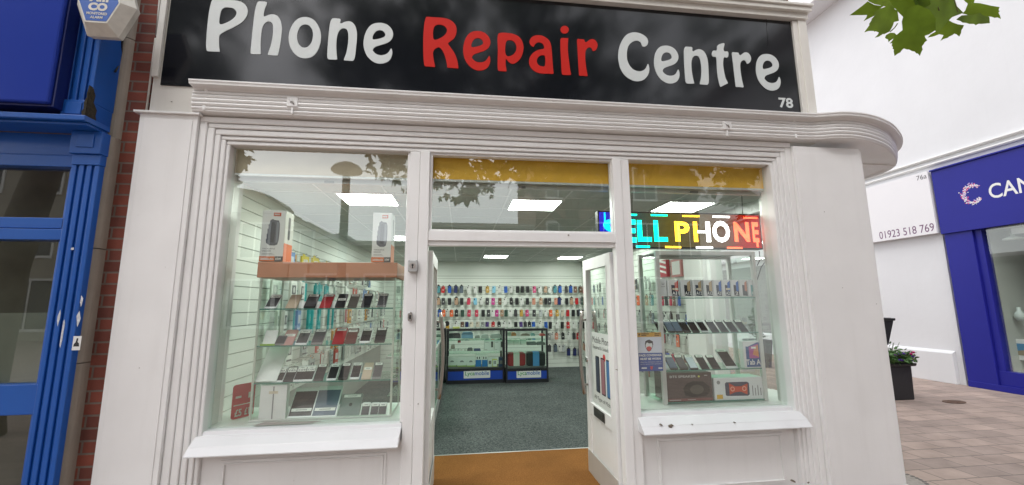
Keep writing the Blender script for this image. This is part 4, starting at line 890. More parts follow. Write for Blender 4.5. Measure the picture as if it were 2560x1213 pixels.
# ------------------------------------------------------------------ posters
def px_poly(pts, plane, y0, y1):
    mb = MB(); mb.prism([(lambda w: (w.x, w.z))(at(x, y, Y=plane)) for x, y in pts], y0, y1, 'Y'); return mb
PYY = YG+.012
po = empty("face_covering_poster", (1.36, PYY, 1.3), "blue and white notice with a masked face, FACE COVERINGS MUST BE WORN", "poster")
px_poly([(1592, 832), (1652, 831), (1658, 927), (1597, 929)], PYY, PYY, PYY+.002).build("sheet", mat("poster_white", (.62, .64, .74), .4), po)
px_poly([(1592, 832), (1652, 831), (1653, 842), (1593, 843)], PYY, PYY-.0006, PYY).build("ochre_band", mat("poster_ochre", (.62, .34, .06), .45), po)
px_poly([(1596, 883), (1656, 882), (1658, 927), (1597, 929)], PYY, PYY-.0006, PYY).build("blue_band", mat("poster_blue", (.03, .075, .30), .4), po)
fx, fy = 1622.5, 866
px_poly([(fx-10.5, 861), (fx-9, 868), (fx-5, 876), (fx, 879.5), (fx+5, 876), (fx+9, 868), (fx+10.5, 861), (fx+9, 853), (fx, 849), (fx-9, 853)], PYY, PYY-.0006, PYY).build("face_outline", mat("poster_black", (.02, .02, .025), .5), po)
px_poly([(fx-8.5, 862), (fx-8, 868), (fx-4.5, 874.5), (fx, 877.5), (fx+4.5, 874.5), (fx+8, 868), (fx+8.5, 862), (fx+7.5, 858), (fx, 859), (fx-5, 856), (fx-7.5, 860)], PYY, PYY-.0010, PYY-.0006).build("face", mat("poster_face", (.70, .70, .72), .5), po)
px_poly([(fx-6.2, 868.5), (fx, 865.5), (fx+6.2, 868.5), (fx+6, 873.5), (fx, 879), (fx-6, 873.5)], PYY, PYY-.0014, PYY-.0010).build("mask", mat("poster_red", (.55, .05, .05), .5), po)
mb = MB(); text_px(mb, "FACE COVERINGS", 1598, 1653.5, 885.5, 891, PYY, .03, .0012); text_px(mb, "MUST BE WORN", 1601, 1652, 894.5, 900, PYY, .03, .0012)
text_px(mb, "Unless you are exempt under the", 1600, 1655, 904, 906.5, PYY, 0, .0012); text_px(mb, "current government guidelines", 1601, 1654, 909, 911.5, PYY, 0, .0012)
for x0, x1 in ((1604, 1617), (1646, 1656)): 
    p = at(x0, 919, Y=PYY); q = at(x1, 922, Y=PYY); mb.box(p.x, q.x, PYY-.0012, PYY-.0006, q.z, p.z)
mb.build("lettering", WPLA, po)
mb = MB()
for x0, x1, y0, y1 in ((1603, 1622, 834, 836), (1603, 1616, 838, 840), (1636, 1649, 833.5, 836), (1636, 1648, 838, 840), (1629.3, 1629.8, 834, 840), (1596, 1600, 835, 839)):
    p = at(x0, y0, Y=PYY); q = at(x1, y1, Y=PYY); mb.box(p.x, q.x, PYY-.0011, PYY-.0006, q.z, p.z)
mb.build("small_print", mat("poster_brown_print", (.10, .05, .01), .6), po)
px_poly([(1625.5, 916), (1632, 916), (1632, 921), (1628.7, 925), (1625.5, 921)], PYY, PYY-.0012, PYY-.0006).build("shield_emblem", MATS["poster_red"], po)

# poster on the inside of the right door leaf (in the leaf's own frame)
dm = dr.matrix_world.copy() if False else Matrix.Translation(dr.location+shop.location) @ Matrix.Rotation(LEAF, 4, 'Z') 
def door_poly(pts, m, name, par, lift):
    """pts in leaf coordinates (x along the leaf, z up), on the street side of its pane"""
    mb = MB(); mb.prism(pts, .006+lift, .0075+lift, 'Y'); o = mb.build(name, m, par, local=True); return o
dp = empty("phone_repair_poster", (0, 0, 0), "white poster of three phones on the open door, Mobile Phone Repaired & Unlocked", "poster")
dp.matrix_world = dm
door_poly([(.10, .63), (.545, .63), (.545, 1.24), (.10, 1.24)], mat("door_poster_white", (.62, .65, .62), .45), "sheet", dp, .0)
def on_door(s, x0, z0, w, h, bold=0):
    mb = MB(); text_on(mb, s, (x0, .0077, z0), (-1, 0, 0), (0, 0, 1), w, h, bold, .0006); return mb.build("lettering", INK, dp, local=True, fix=False)
on_door("Mobile Phone", .525, 1.15, .43, .055); on_door("Repaired & Unlocked", .52, 1.09, .43, .040); on_door("All Type of Mobile", .52, .665, .43, .042)
for x, c1, c2 in ((.46, 'black', 'navy'), (.33, 'black', 'mauve'), (.20, 'black', 'azure')):
    door_poly([(x-.045+p[0]+.0, .74+p[1]) for p in rslab(.095, .30, .014)], mat("print_"+c1, PRN[c1], .4), "phone_picture", dp, .0016)
    door_poly([(x-.045+p[0]*.88, .75+p[1]*.93) for p in rslab(.095, .30, .01)], mat("print_door_"+c2, tuple(v*.9+.02 for v in PRN[c2]), .4), "screen_picture", dp, .003)
mb = MB(); mb.prism([(.245+.03*math.cos(k*math.pi/8), 1.045+.03*math.sin(k*math.pi/8)) for k in range(16)], .0076, .0088, 'Y'); mb.build("round_badge", MATS["poster_red"], dp, local=True)

# ------------------------------------------------------------------ small fixtures on the front
p = at(1033, 666, Y=YF)
t = empty("key_switch", p, "square steel key switch beside the door head", "key switch")
mb = MB(); mb.box(-.032, .032, -.035, .002, -.042, .042); mb.build("box", mat("cast_zinc", (.48, .48, .47), .4, .1, 30, metal=.5), t, .004, local=True)
mb = MB(); mb.prism([(.022*math.cos(k*math.pi/10), .022*math.sin(k*math.pi/10)) for k in range(20)], -.039, -.034, 'Y'); mb.build("face_plate", STEEL, t, local=True)
mb = MB(); mb.prism([(.008*math.cos(k*math.pi/6), .006+.008*math.sin(k*math.pi/6)) for k in range(12)], -.041, -.038, 'Y'); mb.box(-.004, .004, -.041, -.038, -.018, .004); mb.build("keyhole", BLACK, t, local=True)
for sx in (-1, 1):
    for sz in (-1, 1):
        mb = MB(); mb.prism([(sx*.026+.004*math.cos(k*math.pi/4), sz*.036+.004*math.sin(k*math.pi/4)) for k in range(8)], -.0365, -.034, 'Y'); mb.build("screw", GREYP, t, local=True)
p = at(1026, 792, Y=YF)
t = empty("shutter_lock", p, "small oval steel lock on the white door post", "lock")
mb = MB(); mb.prism([(.017*math.cos(k*math.pi/12), (.016 if math.sin(k*math.pi/12) >= 0 else -.016)+.017*math.sin(k*math.pi/12)) for k in range(24)], -.016, .002, 'Y'); mb.build("body", CHROME, t, .003, local=True)
mb = MB(); mb.box(-.006, .006, -.018, -.015, -.016, .012); mb.build("slot", BLACK, t, local=True)
for px, py, lab in ((733, 258, "white painted junction box with a twisted cable hole on the cornice"), (1815, 316, "white painted junction box near the right end of the cornice")):
    p = at(px, py, Y=2.92); t = empty("junction_box", p, lab, "junction box")
    mb = MB(); mb.box(-.038, .038, -.018, .02, -.034, .034); mb.build("box", WHITE, t, .004, local=True)
    mb = MB(); mb.tube([(-.012, -.019, .018), (-.006, -.023, -.004), (.004, -.022, .006), (.012, -.019, -.018)], .006, 6); mb.build("cable_gland", mat("grey_white_paint", (.50, .49, .47), .5), t, local=True)
    mb = MB(); mb.box(-.006, .006, -.012, .018, -.085, -.034); mb.build("conduit", WHITE, t, local=True)

# ------------------------------------------------------------------ hanging stock
CASEC = {'black': (.018, .018, .02), 'dark': (.045, .045, .05), 'white': (.62, .63, .60), 'red': (.48, .02, .025), 'pinkred': (.55, .05, .10), 'pink': (.62, .08, .22), 'magenta': (.50, .05, .25), 'blue': (.02, .10, .42), 'lightblue': (.20, .46, .62), 'teal': (.08, .26, .30), 'navy': (.015, .025, .12),
         'tan': (.45, .29, .20), 'brown': (.17, .09, .06), 'gold': (.50, .30, .06), 'salmon': (.55, .24, .17), 'orange': (.70, .14, .05), 'green': (.03, .07, .05), 'grey': (.26, .27, .26), 'silver': (.42, .45, .45), 'beige': (.50, .45, .36), 'cream': (.66, .60, .48), 'purple': (.09, .05, .20), 'greyblue': (.10, .13, .17)}
CASEMESH = {}
HANG = mat("card_header", (.66, .68, .64), .4); HANGB = mat("black_hanger", (.02, .02, .02), .5); PACK = mat("clear_packet", (.55, .60, .55), .15)
def casemesh(c, style):
    k = (c, style)
    if k in CASEMESH: return CASEMESH[k]
    mb = MB(); w, h = .078, .152
    mb.mi = 0; mb.prism([(x, z-h) for x, z in rslab(w, h, .014)], -.010, 0, 'Y')
    mb.mi = 1
    if style == 0:          # clear packet with a white header
        mb.box(-w*.56, w*.56, .0008, .002, -h-.01, .02); mb.mi = 3; mb.box(-w*.56, w*.56, -.004, .0006, .006, .030)
    elif style == 1:        # black hanger
        mb.mi = 2; mb.prism([(-.045, .004), (.045, .004), (.018, .024), (.010, .040), (-.010, .040), (-.018, .024)], -.004, .002, 'Y'); mb.prism([(x*1.12, z-h-.004) for x, z in rslab(w, h+.01, .012)], .001, .006, 'Y')
    else:
        mb.mi = 2; mb.box(-.012, .012, -.003, .001, .0, .022)
    mb.mi = 2; mb.box(-w*.38, -w*.10, -.0125, -.0098, -.045, -.014)
    if random.random() < .5: mb.mi = 3; mb.box(-.01, .016, -.0125, -.0098, -h*.62, -h*.50)
    me = mb.build("phone_case", [mat("case_"+c, CASEC[c], .3), PACK, HANGB, HANG], None, local=True)
    dat = me.data; bpy.data.objects.remove(me); CASEMESH[k] = dat
    # hook
    return dat
NOUN = {'dark': 'dark grey', 'pinkred': 'pinkish red', 'lightblue': 'light blue', 'greyblue': 'grey blue', 'orange': 'orange', 'green': 'dark green', 'tan': 'tan'}
def hang(pos, c, style, rot, lab, group):
    o = bpy.data.objects.new("phone_case", casemesh(c, style)); COL.objects.link(o); o.location = pos; o.rotation_euler = (0, random.uniform(-.05, .05), rot)
    return tag(o, lab, "phone case", group)
K = 1/9.33
def dec(s, ox, sc=9.33):
    out = []
    for tok in s.split():
        c, x = tok.split(':'); out.append((ox+float(x)/sc, c))
    return out
ROWS = [("top", 716, dec("teal:105 red:213 blue:360 navy:510 greyblue:643 white:805 white:965 black:1080 gold:1245 lightblue:1400 white:1535 blue:1670 white:1805", 1085)+dec("black:225 black:335 black:455 pink:610 white:750 tan:875 white:975 teal:1095 blue:1210 dark:1355 blue:1460 brown:1565 brown:1685", 1270)),
        ("second", 745.5, dec("tan:100 dark:218 black:360 tan:520 black:645 pinkred:815 lightblue:960 white:1105 dark:1245 magenta:1380 brown:1535 white:1660 black:1800", 1085)+dec("black:205 white:325 black:450 salmon:600 tan:765 black:880 dark:965 salmon:1115 navy:1195 white:1262 black:1365 tan:1480 red:1595 tan:1725", 1270)),
        ("third", 775, dec("blue:130 orange:228 white:315 orange:410 black:525 green:662 pinkred:820 pinkred:992 black:1145 dark:1270 white:1380 magenta:1465 tan:1585 green:1682 white:1795", 1085)+dec("dark:178 gold:305 pink:440 dark:610 silver:765 white:880 orange:990 gold:1140 beige:1270 red:1390 black:1520 black:1635 black:1740", 1270)),
        ("fourth", 805, dec("dark:80 white:370 white:520 brown:660 navy:765 cream:880 beige:1025 grey:1140 purple:1240 red:1380 black:1515 white:1640 white:1775", 1085)+dec("black:180 purple:300 dark:400 black:495 blue:590 white:755 blue:880 black:985 white:1145 black:1265 red:1395 white:1535 grey:1660 black:1770", 1270)),
        ("fifth", 832.5, dec("grey:895 white:960 salmon:1030 black:1150 white:1265 dark:1360 red:1440", 1255, 7.58)),
        ("sixth", 863, dec("dark:900 greyblue:1010 white:1100 silver:1168", 1255, 7.58)),
        ("lowest", 872.5, dec("navy:1262 navy:1378 navy:1468", 1255, 7.58))]
HK = MB()
for name, y, items in ROWS:
    for i, (px, c) in enumerate(sorted(items)):
        Yc = BACK-random.choice((.07, .10, .13)); p = at(px, y, Y=Yc)
        style = 1 if c in ('teal', 'navy', 'greyblue', 'blue', 'tan') and (px < 1160 or px > 1380) or name == "lowest" else random.choice((0, 0, 2))
        word = ORD[i]
        hang(p, c, style, random.uniform(-.12, .12), f"{NOUN.get(c, c)} phone case, {word} from left, {name} row of back wall", "phone cases on the back wall")
        HK.tube([(p.x, BACK-.012, p.z+.018), (p.x, Yc-.02, p.z+.018)], .0028, 5, caps=False)
tag(HK.build("wall_hooks", CHROME), "chrome hooks holding the phone cases on the back wall", "hooks", kind="stuff")
# cases on the right slatted wall
HK = MB(); cs = list(CASEC)
for r, (z, nm) in enumerate(((1.86, "top"), (1.60, "second"), (1.34, "third"), (1.08, "fourth"), (.82, "fifth"), (.56, "lowest"))):
    n = 0
    for k in range(26):
        y = (4.96+.125*k if k < 14 else 6.72+.25*(k-14))+random.uniform(-.02, .02)
        if r == 0 and k < 8: continue
        c = random.choice(['black', 'black', 'dark', 'dark', 'grey', 'red', 'orange', 'salmon', 'teal', 'blue', 'silver', 'tan', 'green', 'brown', 'greyblue', 'white', 'pinkred'])
        xc = XR-random.choice((.08, .12, .16))
        hang((xc, y, z), c, random.choice((0, 1, 2, 2)), R(-90+random.uniform(-12, 12)), f"{NOUN.get(c, c)} phone case, {ORD[n]} from street, {nm} row of right wall", "phone cases on the right wall"); n += 1
        HK.tube([(XR-.012, y, z+.018), (xc-.02, y, z+.018)], .0028, 5, caps=False)
tag(HK.build("wall_hooks", CHROME), "chrome hooks holding the phone cases on the right wall", "hooks", kind="stuff")
# two pale pink tablet boxes high on the right wall
for px, py, lab in ((1690, 672, "pink and white tablet box high on the right slatted wall"), (1655, 674, "red and white striped box high on the right slatted wall")):
    p = at(px, py, X=XR-.06); t = empty("tablet_box", (XR-.012, p.y, p.z-.11), lab, "box")
    mb = MB(); mb.box(-.05, 0, -.13, .13, 0, .24); onto(t, "carton", mb, mat("pink_carton", (.50, .20, .20), .4) if px > 1670 else mat("red_carton", (.40, .03, .05), .4))
    mb = MB()
    if px > 1670: mb.box(-.0515, -.05, -.10, .10, .03, .21)
    else:
        for k in range(3): mb.prism([(-.12, .04+.07*k), (.06, .08+.07*k), (.06, .11+.07*k), (-.12, .07+.07*k)], -.0515, -.05, 'X')
    onto(t, "print", mb, WPLA)
# accessory packets along the left slatted wall
PKM = {}
def pack(kind):
    if kind in PKM: return PKM[kind]
    mb = MB(); ws, hs, body, item = {'white': (.11, .20, (.62, .65, .60), (.10, .10, .10)), 'cable': (.09, .21, (.58, .62, .56), (.30, .32, .30)), 'teal': (.10, .24, (.03, .33, .34), (.10, .50, .50)), 'yellow': (.12, .17, (.62, .50, .03), (.65, .62, .5)), 'grey': (.10, .18, (.32, .36, .34), (.06, .06, .06)),
        'blue': (.11, .20, (.12, .22, .42), (.45, .5, .6)), 'black': (.10, .19, (.05, .05, .055), (.35, .35, .33)), 'orange': (.09, .22, (.55, .26, .05), (.1, .08, .05)), 'red': (.10, .19, (.42, .07, .05), (.6, .6, .6))}[kind]
    mb.mi = 0; mb.box(-ws/2, ws/2, -.022, 0, -hs, 0); mb.box(-.02, .02, -.004, 0, 0, .025); mb.mi = 1; mb.box(-ws*.32, ws*.32, -.0235, -.022, -hs*.62, -hs*.2); mb.box(-ws*.4, ws*.4, -.0235, -.022, -hs*.9, -hs*.82)
    mb.mi = 2; mb.prism([(.018*math.cos(k*math.pi/5), -hs*.42+.03*math.sin(k*math.pi/5)) for k in range(10)], -.025, -.0235, 'Y')
    o = mb.build("accessory_packet", [mat("packet_"+kind, body, .35), mat("packet_item_"+kind, item, .4), mat("packet_detail", (.5, .5, .48), .3)], None, .002, local=True)
    d = o.data; PKM[kind] = d; bpy.data.objects.remove(o); return d
HK = MB(); MODS = ["white", "cable", "white", "grey", "cable", "white", "blue", "black", "white", "cable", "orange", "white", "grey", "red"]
for r, (z, nm) in enumerate(((2.00, "top"), (1.72, "second"), (1.44, "third"), (1.16, "fourth"), (.90, "lowest"))):
    for k in range(30):
        y = 3.95+.185*k+random.uniform(-.03, .03)
        kind = 'yellow' if r == 0 and 2 < k < 8 else 'teal' if r in (1, 2) and 3 <= k <= 8 else MODS[random.randrange(len(MODS))]
        if r == 0 and k >= 22: continue
        n_hook = random.choice((.07, .12, .17))
        o = bpy.data.objects.new("accessory_packet", pack(kind)); COL.objects.link(o); o.location = (XL+.012+n_hook, y, z); o.rotation_euler = (0, 0, R(90+random.uniform(-14, 14)))
        adj = {'cable': "clear cable", 'white': "white", 'teal': "teal", 'yellow': "yellow", 'grey': "grey", 'blue': "blue", 'black': "black", 'orange': "orange", 'red': "red"}[kind]
        tag(o, f"{adj} accessory packet, {ORD[k]} from street, {nm} row of left wall", "accessory packet", "accessory packets on the left wall")
        HK.tube([(XL+.012, y, z+.02), (XL+.03+n_hook, y, z+.02), (XL+.04+n_hook, y, z+.03)], .003, 5, caps=False)
        # a second and third packet behind on the same hook are hidden by the first
tag(HK.build("wall_hooks", CHROME), "chrome hooks holding the packets on the left wall", "hooks", kind="stuff")

# ------------------------------------------------------------------ display counters
CBLUE = mat("counter_blue", (.012, .055, .36), .35); CBLK = mat("counter_black_frame", (.015, .016, .02), .4)
def counter(px0, px1, y, lab, letters, nshelf):
    P0 = at(px0, y, Z=0); P1 = at(px1, y-1, Z=0); Yc = (P0.y+P1.y)/2; x0, x1 = P0.x, P1.x
    zt = at((px0+px1)/2, 822, Y=Yc).z; zg = at((px0+px1)/2, 921, Y=Yc).z
    t = empty("display_counter", ((x0+x1)/2, Yc+.25, 0), lab, "display counter", "glass display counters")
    D = .5; e = .035
    mb = MB(); mb.box(x0, x1, Yc, Yc+D, .0, .07); mb.box(x0, x0+e, Yc, Yc+D, .07, zg); mb.box(x1-e, x1, Yc, Yc+D, .07, zg); mb.box(x0+e, x1-e, Yc+.001, Yc+D, zg-.05, zg)
    for x in (x0, x1-e):
        for yy in (Yc, Yc+D-e): mb.box(x, x+e, yy, yy+e, zg, zt)
    for yy in (Yc, Yc+D-e): mb.box(x0+e, x1-e, yy, yy+e, zt-.04, zt)
    for x in (x0, x1-e): mb.box(x, x+e, Yc+e, Yc+D-e, zt-.04, zt)
    mb.build("frame", CBLK, t, .002)
    mb = MB(); mb.box(x0+e, x1-e, Yc+.006, Yc+.02, .07, zg-.05); mb.build("blue_panel", CBLUE, t)
    mb = MB(); mb.box(x0+e, x1-e, Yc+.008, Yc+.013, zg, zt-.04); mb.build("front_glass", GLASSG, t)
    mb = MB(); mb.box(x0+.01, x1-.01, Yc+.01, Yc+D-.01, zt-.001, zt+.006); mb.build("top_glass", GLASSG, t)
    zs_ = []
    for k in range(nshelf):
        z = zg+(zt-zg)*(k+1)/(nshelf+1)+.03; zs_.append(z)
        mb = MB(); mb.box(x0+e, x1-e, Yc+.03, Yc+D-.03, z-.008, z); mb.build("glass_shelf", SHELFG, t)
    cx_ = (x0+x1)/2+.03; w = .50 if x1-x0 > .9 else .47; h = .14; zc = (.07+zg-.05)/2+.02
    if letters:
        mb = MB(); mb.prism([(cx_+a_, zc-h/2+b_) for a_, b_ in rslab(w, h, .012)], Yc+.001, Yc+.006, 'Y'); mb.build("name_plate", mat("plate_white", (.66, .68, .66), .4), t)
        if letters == 2:
            mb = MB(); text_on(mb, "Lyca", (cx_-w*.45, Yc+.0008, zc-.040), (1, 0, 0), (0, 0, 1), w*.36, .095, .012); mb.build("green_lettering", mat("print_green", (.03, .28, .07), .4), t)
            mb = MB(); text_on(mb, "mobile", (cx_-w*.085, Yc+.0008, zc-.018), (1, 0, 0), (0, 0, 1), w*.54, .075, .012); mb.build("blue_lettering", mat("print_blue_letters", (.01, .10, .38), .4), t)
    return t, x0, x1, Yc, zg, zt, zs_
c1 = counter(1115, 1262, 960, "blue and black glass counter holding white chargers, left of its twin", 2, 2)
c2 = counter(1264, 1373, 958, "narrower blue and black glass counter holding red and black speakers", 2, 2)
c0 = counter(990, 1112, 960, "blue and black glass counter mostly behind the open left door leaf", 0, 2)
mb = MB(); x0 = c0[1]; xx = at(1069, 941, Y=c0[3]).x
mb.prism([(xx+a_, .17+b_) for a_, b_ in rslab(.16, .16, .012)], c0[3]+.001, c0[3]+.006, 'Y'); mb.build("name_plate", MATS["plate_white"], c0[0])
mb = MB(); text_on(mb, "do", (xx-.055, c0[3]+.0008, .21), (1, 0, 0), (0, 0, 1), .11, .085, .015); mb.build("blue_lettering", MATS["print_blue_letters"], c0[0])
def item(name, lab, px0, px1, y0, y1, Y, d, m, cat="box", group=None):
    return px_carton(name, lab, px0, px1, y0, y1, Y, d, m, group)
Yc = c1[3]+.06
for x0, x1, y1, lab in ((1119, 1141, 917, "white and lime charger box, leftmost in the counter"), (1143, 1166, 917, "white and lime charger box in the middle of three"), (1167, 1187, 917, "white and lime charger box next to the blue earphone boxes")):
    t, w, h = item("charger_box", lab, x0, x1, 892, y1, Yc, .08, PAPER, group="charger boxes")
    mb = MB(); mb.box(-w/2, w/2, -.001, 0, .002, h*.12); onto(t, "lime_band", mb, mat("lime_band", (.30, .42, .06), .5))
    mb = MB(); mb.prism([(w*.22*math.cos(k*math.pi/8), h*.45+h*.18*math.sin(k*math.pi/8)) for k in range(9)], -.001, 0, 'Y'); onto(t, "picture", mb, GREYP)
for x0, x1, lab in ((1189, 1203, "blue and white earphone box beside the lime charger boxes"), (1205, 1219, "blue and white earphone box beside the slim white packs")):
    t, w, h = item("earphone_box", lab, x0, x1, 886, 917, Yc, .07, PAPER, group="earphone boxes")
    mb = MB(); mb.box(-w/2-.0005, w/2+.0005, -.001, 0, .002, h*.55); onto(t, "blue_band", mb, mat("box_blue", (.03, .18, .50), .4))
    mb = MB(); mb.box(-w*.28, -w*.12, -.001, 0, h*.62, h*.80); mb.box(w*.12, w*.28, -.001, 0, h*.62, h*.80); onto(t, "picture", mb, BLACK)
for x0, x1, y0, lab, m in ((1220, 1230, 894, "slim white pack with dark picture in the counter", PAPER), (1231, 1243, 898, "yellow edged pack picturing two black cables", mat("box_yellow", (.60, .60, .12), .4)), (1247, 1258, 893, "navy carton at the right end of the wider counter", mat("box_navy", (.03, .05, .12), .4))):
    t, w, h = item("accessory_box", lab, x0, x1, y0, 917, Yc, .06, m, group="small boxes in the counter")
    mb = MB(); mb.box(-w*.3, w*.3, -.001, 0, h*.3, h*.65) if "yellow" not in lab else mb.box(-w*.42, w*.42, -.0008, 0, .01, h*.88); onto(t, "front_print", mb, PAPER if "yellow" in lab else mat("print_mid", (.20, .18, .17), .5))
    if "yellow" in lab:
        mb = MB()
        for sx in (-.22, .05): mb.box(w*sx, w*(sx+.15), -.0016, -.0008, h*.35, h*.78)
        onto(t, "picture", mb, BLACK)
for x0, x1, lab in ((1211, 1234, "white carton picturing a dark speaker, left of two"), (1236, 1258, "white carton picturing a dark speaker, right of two")):
    t, w, h = item("speaker_box", lab, x0, x1, 851, 877, Yc, .1, PAPER, group="white speaker boxes in the counter")
    mb = MB(); mb.box(w*.22, w*.44, -.001, 0, h*.32, h*.88); onto(t, "picture", mb, mat("picture_dark2", (.06, .06, .055), .4))
    mb = MB(); mb.box(-w*.4, -w*.05, -.0008, 0, h*.80, h*.84); mb.box(-w*.4, -w*.2, -.0008, 0, h*.08, h*.12); onto(t, "print", mb, GREYP)
for x0, x1, y0, y1, c, lab in ((1119, 1152, 833, 846, (.05, .06, .07), "dark flat box on the counter's upper shelf"), (1153, 1183, 830, 846, (.20, .40, .60), "light blue flat box on the counter's upper shelf"), (1187, 1200, 838, 846, (.30, .32, .30), "grey gadget on the counter's upper shelf"), (1203, 1222, 836, 846, (.42, .46, .44), "silver gadget on the counter's upper shelf"), (1226, 1254, 835, 846, (.36, .40, .38), "pale gadget by the upright on the counter's upper shelf"),
                             (1121, 1129, 873, 878, (.6, .6, .56), "small white cube first along the middle shelf"), (1132, 1140, 873, 878, (.58, .6, .56), "small white cube second along the middle shelf"), (1143, 1148, 872, 878, (.5, .55, .5), "small pale cube third along the middle shelf"), (1151, 1157, 873, 878, (.6, .6, .56), "small white cube fourth along the middle shelf"), (1160, 1166, 873, 878, (.6, .6, .56), "small white cube fifth along the middle shelf"), (1168, 1182, 870, 878, (.10, .12, .12), "dark gadget heap on the middle shelf"), (1184, 1202, 872, 878, (.08, .10, .22), "blue grey gadget on the middle shelf"),
                             (1127, 1137, 862, 872, (.30, .26, .22), "brown box at the back of the middle shelf"), (1144, 1152, 851, 857, (.42, .05, .06), "small red box hanging in the counter")):
    Yi = c1[3]+.10; p = at((x0+x1)/2, y1, Y=Yi); q = at((x0+x1)/2, y0, Y=Yi); w = at(x1, y1, Y=Yi).x-at(x0, y1, Y=Yi).x
    mb = MB(); h = q.z-p.z; mb.prism([(-w/2, 0), (w/2, 0), (w*.46, h*.8), (w*.3, h), (-w*.36, h*.94), (-w*.48, h*.6)], 0, .12, 'Y'); mb.xf(Matrix.Translation((p.x, Yi, p.z)))
    tag(mb.build("gadget_box", mat("gadget_%d" % x0, c, .35), None, .004), lab, "gadget", "gadgets in the wider counter")
Yc = c2[3]+.06
for x0, x1, y0, body, band, lab in ((1269, 1314, 882, (.30, .025, .03), (.58, .57, .52), "dark red speaker with a pale sleeve round its middle"), (1317, 1364, 880, (.02, .02, .022), (.08, .26, .55), "black speaker with a blue sleeve")):
    p = at(x0, 916, Y=Yc); q = at(x1, 916, Y=Yc); zt = at((x0+x1)/2, y0, Y=Yc).z; w = q.x-p.x; h = zt-p.z
    t = empty("speaker", ((p.x+q.x)/2, Yc, p.z), lab, "speaker", "speakers in the narrower counter")
    mb = MB(); mb.prism(rslab(w, h, .045), 0, .16, 'Y'); mb.build("body", mat("speaker_%d" % x0, body, .35), t, .012, local=True)
    mb = MB(); mb.box(-w*.17, w*.17, -.002, .162, -.0005, h+.002); mb.build("sleeve", mat("sleeve_%d" % x0, band, .45), t, .002, local=True)
for x0, x1, y0, y1, c, lab in ((1268, 1284, 850, 863, (.60, .61, .55), "cream carton with a grey print, left one on the narrow counter's shelf"), (1285, 1301, 850, 863, (.60, .61, .55), "cream carton with a grey print, beside the taller plain one"), (1302, 1316, 847, 863, (.62, .63, .58), "taller plain cream carton on the narrow counter's shelf"), (1318, 1340, 855, 863, (.12, .14, .13), "dark gadget heap beside the cream cartons"), (1342, 1364, 854, 863, (.14, .15, .14), "dark gadget heap by the counter's right end"),
                             (1269, 1278, 830, 840, (.40, .48, .38), "pale green gadget on the narrow counter's upper shelf"), (1279, 1291, 831, 840, (.50, .22, .08), "orange toy on the narrow counter's upper shelf"), (1303, 1325, 834, 840, (.22, .18, .14), "brown strap on the narrow counter's upper shelf"), (1328, 1338, 833, 840, (.15, .32, .32), "teal gadget on the narrow counter's upper shelf"), (1350, 1364, 834, 840, (.45, .06, .05), "red gadget on the narrow counter's upper shelf")):
    Yi = c2[3]+.08; p = at((x0+x1)/2, y1, Y=Yi); q = at((x0+x1)/2, y0, Y=Yi); w = at(x1, y1, Y=Yi).x-at(x0, y1, Y=Yi).x; h = q.z-p.z
    mb = MB()
    if "carton" in lab: mb.box(-w/2, w/2, 0, .12, 0, h)
    else: mb.prism([(-w/2, 0), (w/2, 0), (w*.44, h*.7), (w*.15, h), (-w*.3, h*.85), (-w*.5, h*.5)], 0, .12, 'Y')
    if "grey print" in lab: mb.box(-w*.05, w*.22, -.001, 0, h*.2, h*.45)
    mb.xf(Matrix.Translation((p.x, Yi, p.z)))
    tag(mb.build("gadget_box", mat("gadget2_%d" % x0, c, .35), None, .003), lab, "gadget", "gadgets in the narrower counter")
# things standing on the counter by the door handle
p = at(1110, 822, Y=c1[3]+.2); t = empty("spray_bottle", (p.x, p.y, c1[5]+.006), "small white spray bottle on the counter top", "bottle")
mb = MB(); mb.lathe([(.001, 0), (.03, 0), (.032, .01), (.032, .09), (.012, .115), (.012, .13), (.001, .131)], (0, 0, 0), 12); onto(t, "bottle", mb, WPLA)
mb = MB(); mb.box(-.03, .012, -.01, .01, .13, .155); onto(t, "trigger", mb, mat("pale_green_plastic", (.4, .6, .5), .4))
p = at(1117, 822, Y=c1[3]+.25); t = empty("parcel_tape", (p.x, p.y, c1[5]+.006), "yellow and black tape dispenser on the counter top", "tape dispenser")
mb = MB(); mb.prism([(-.05, 0), (.05, 0), (.045, .06), (.01, .14), (-.03, .12)], -.02, .02, 'Y'); onto(t, "body", mb, mat("amber_plastic", (.65, .38, .03), .4))
mb = MB(); mb.prism([(.005+.045*math.cos(k*math.pi/8), .085+.05*math.sin(k*math.pi/8)) for k in range(16)], -.025, .025, 'Y'); onto(t, "reel", mb, BLACK)
p = at(1140, 822, Y=c1[3]+.1); mb = MB(); mb.box(p.x-.06, p.x+.07, p.y, p.y+.12, c1[5]+.006, c1[5]+.03)
tag(mb.build("note_pad", mat("pale_lime_paper", (.50, .55, .16), .6), None, .002), "pale lime note pad on the counter top", "note pad")
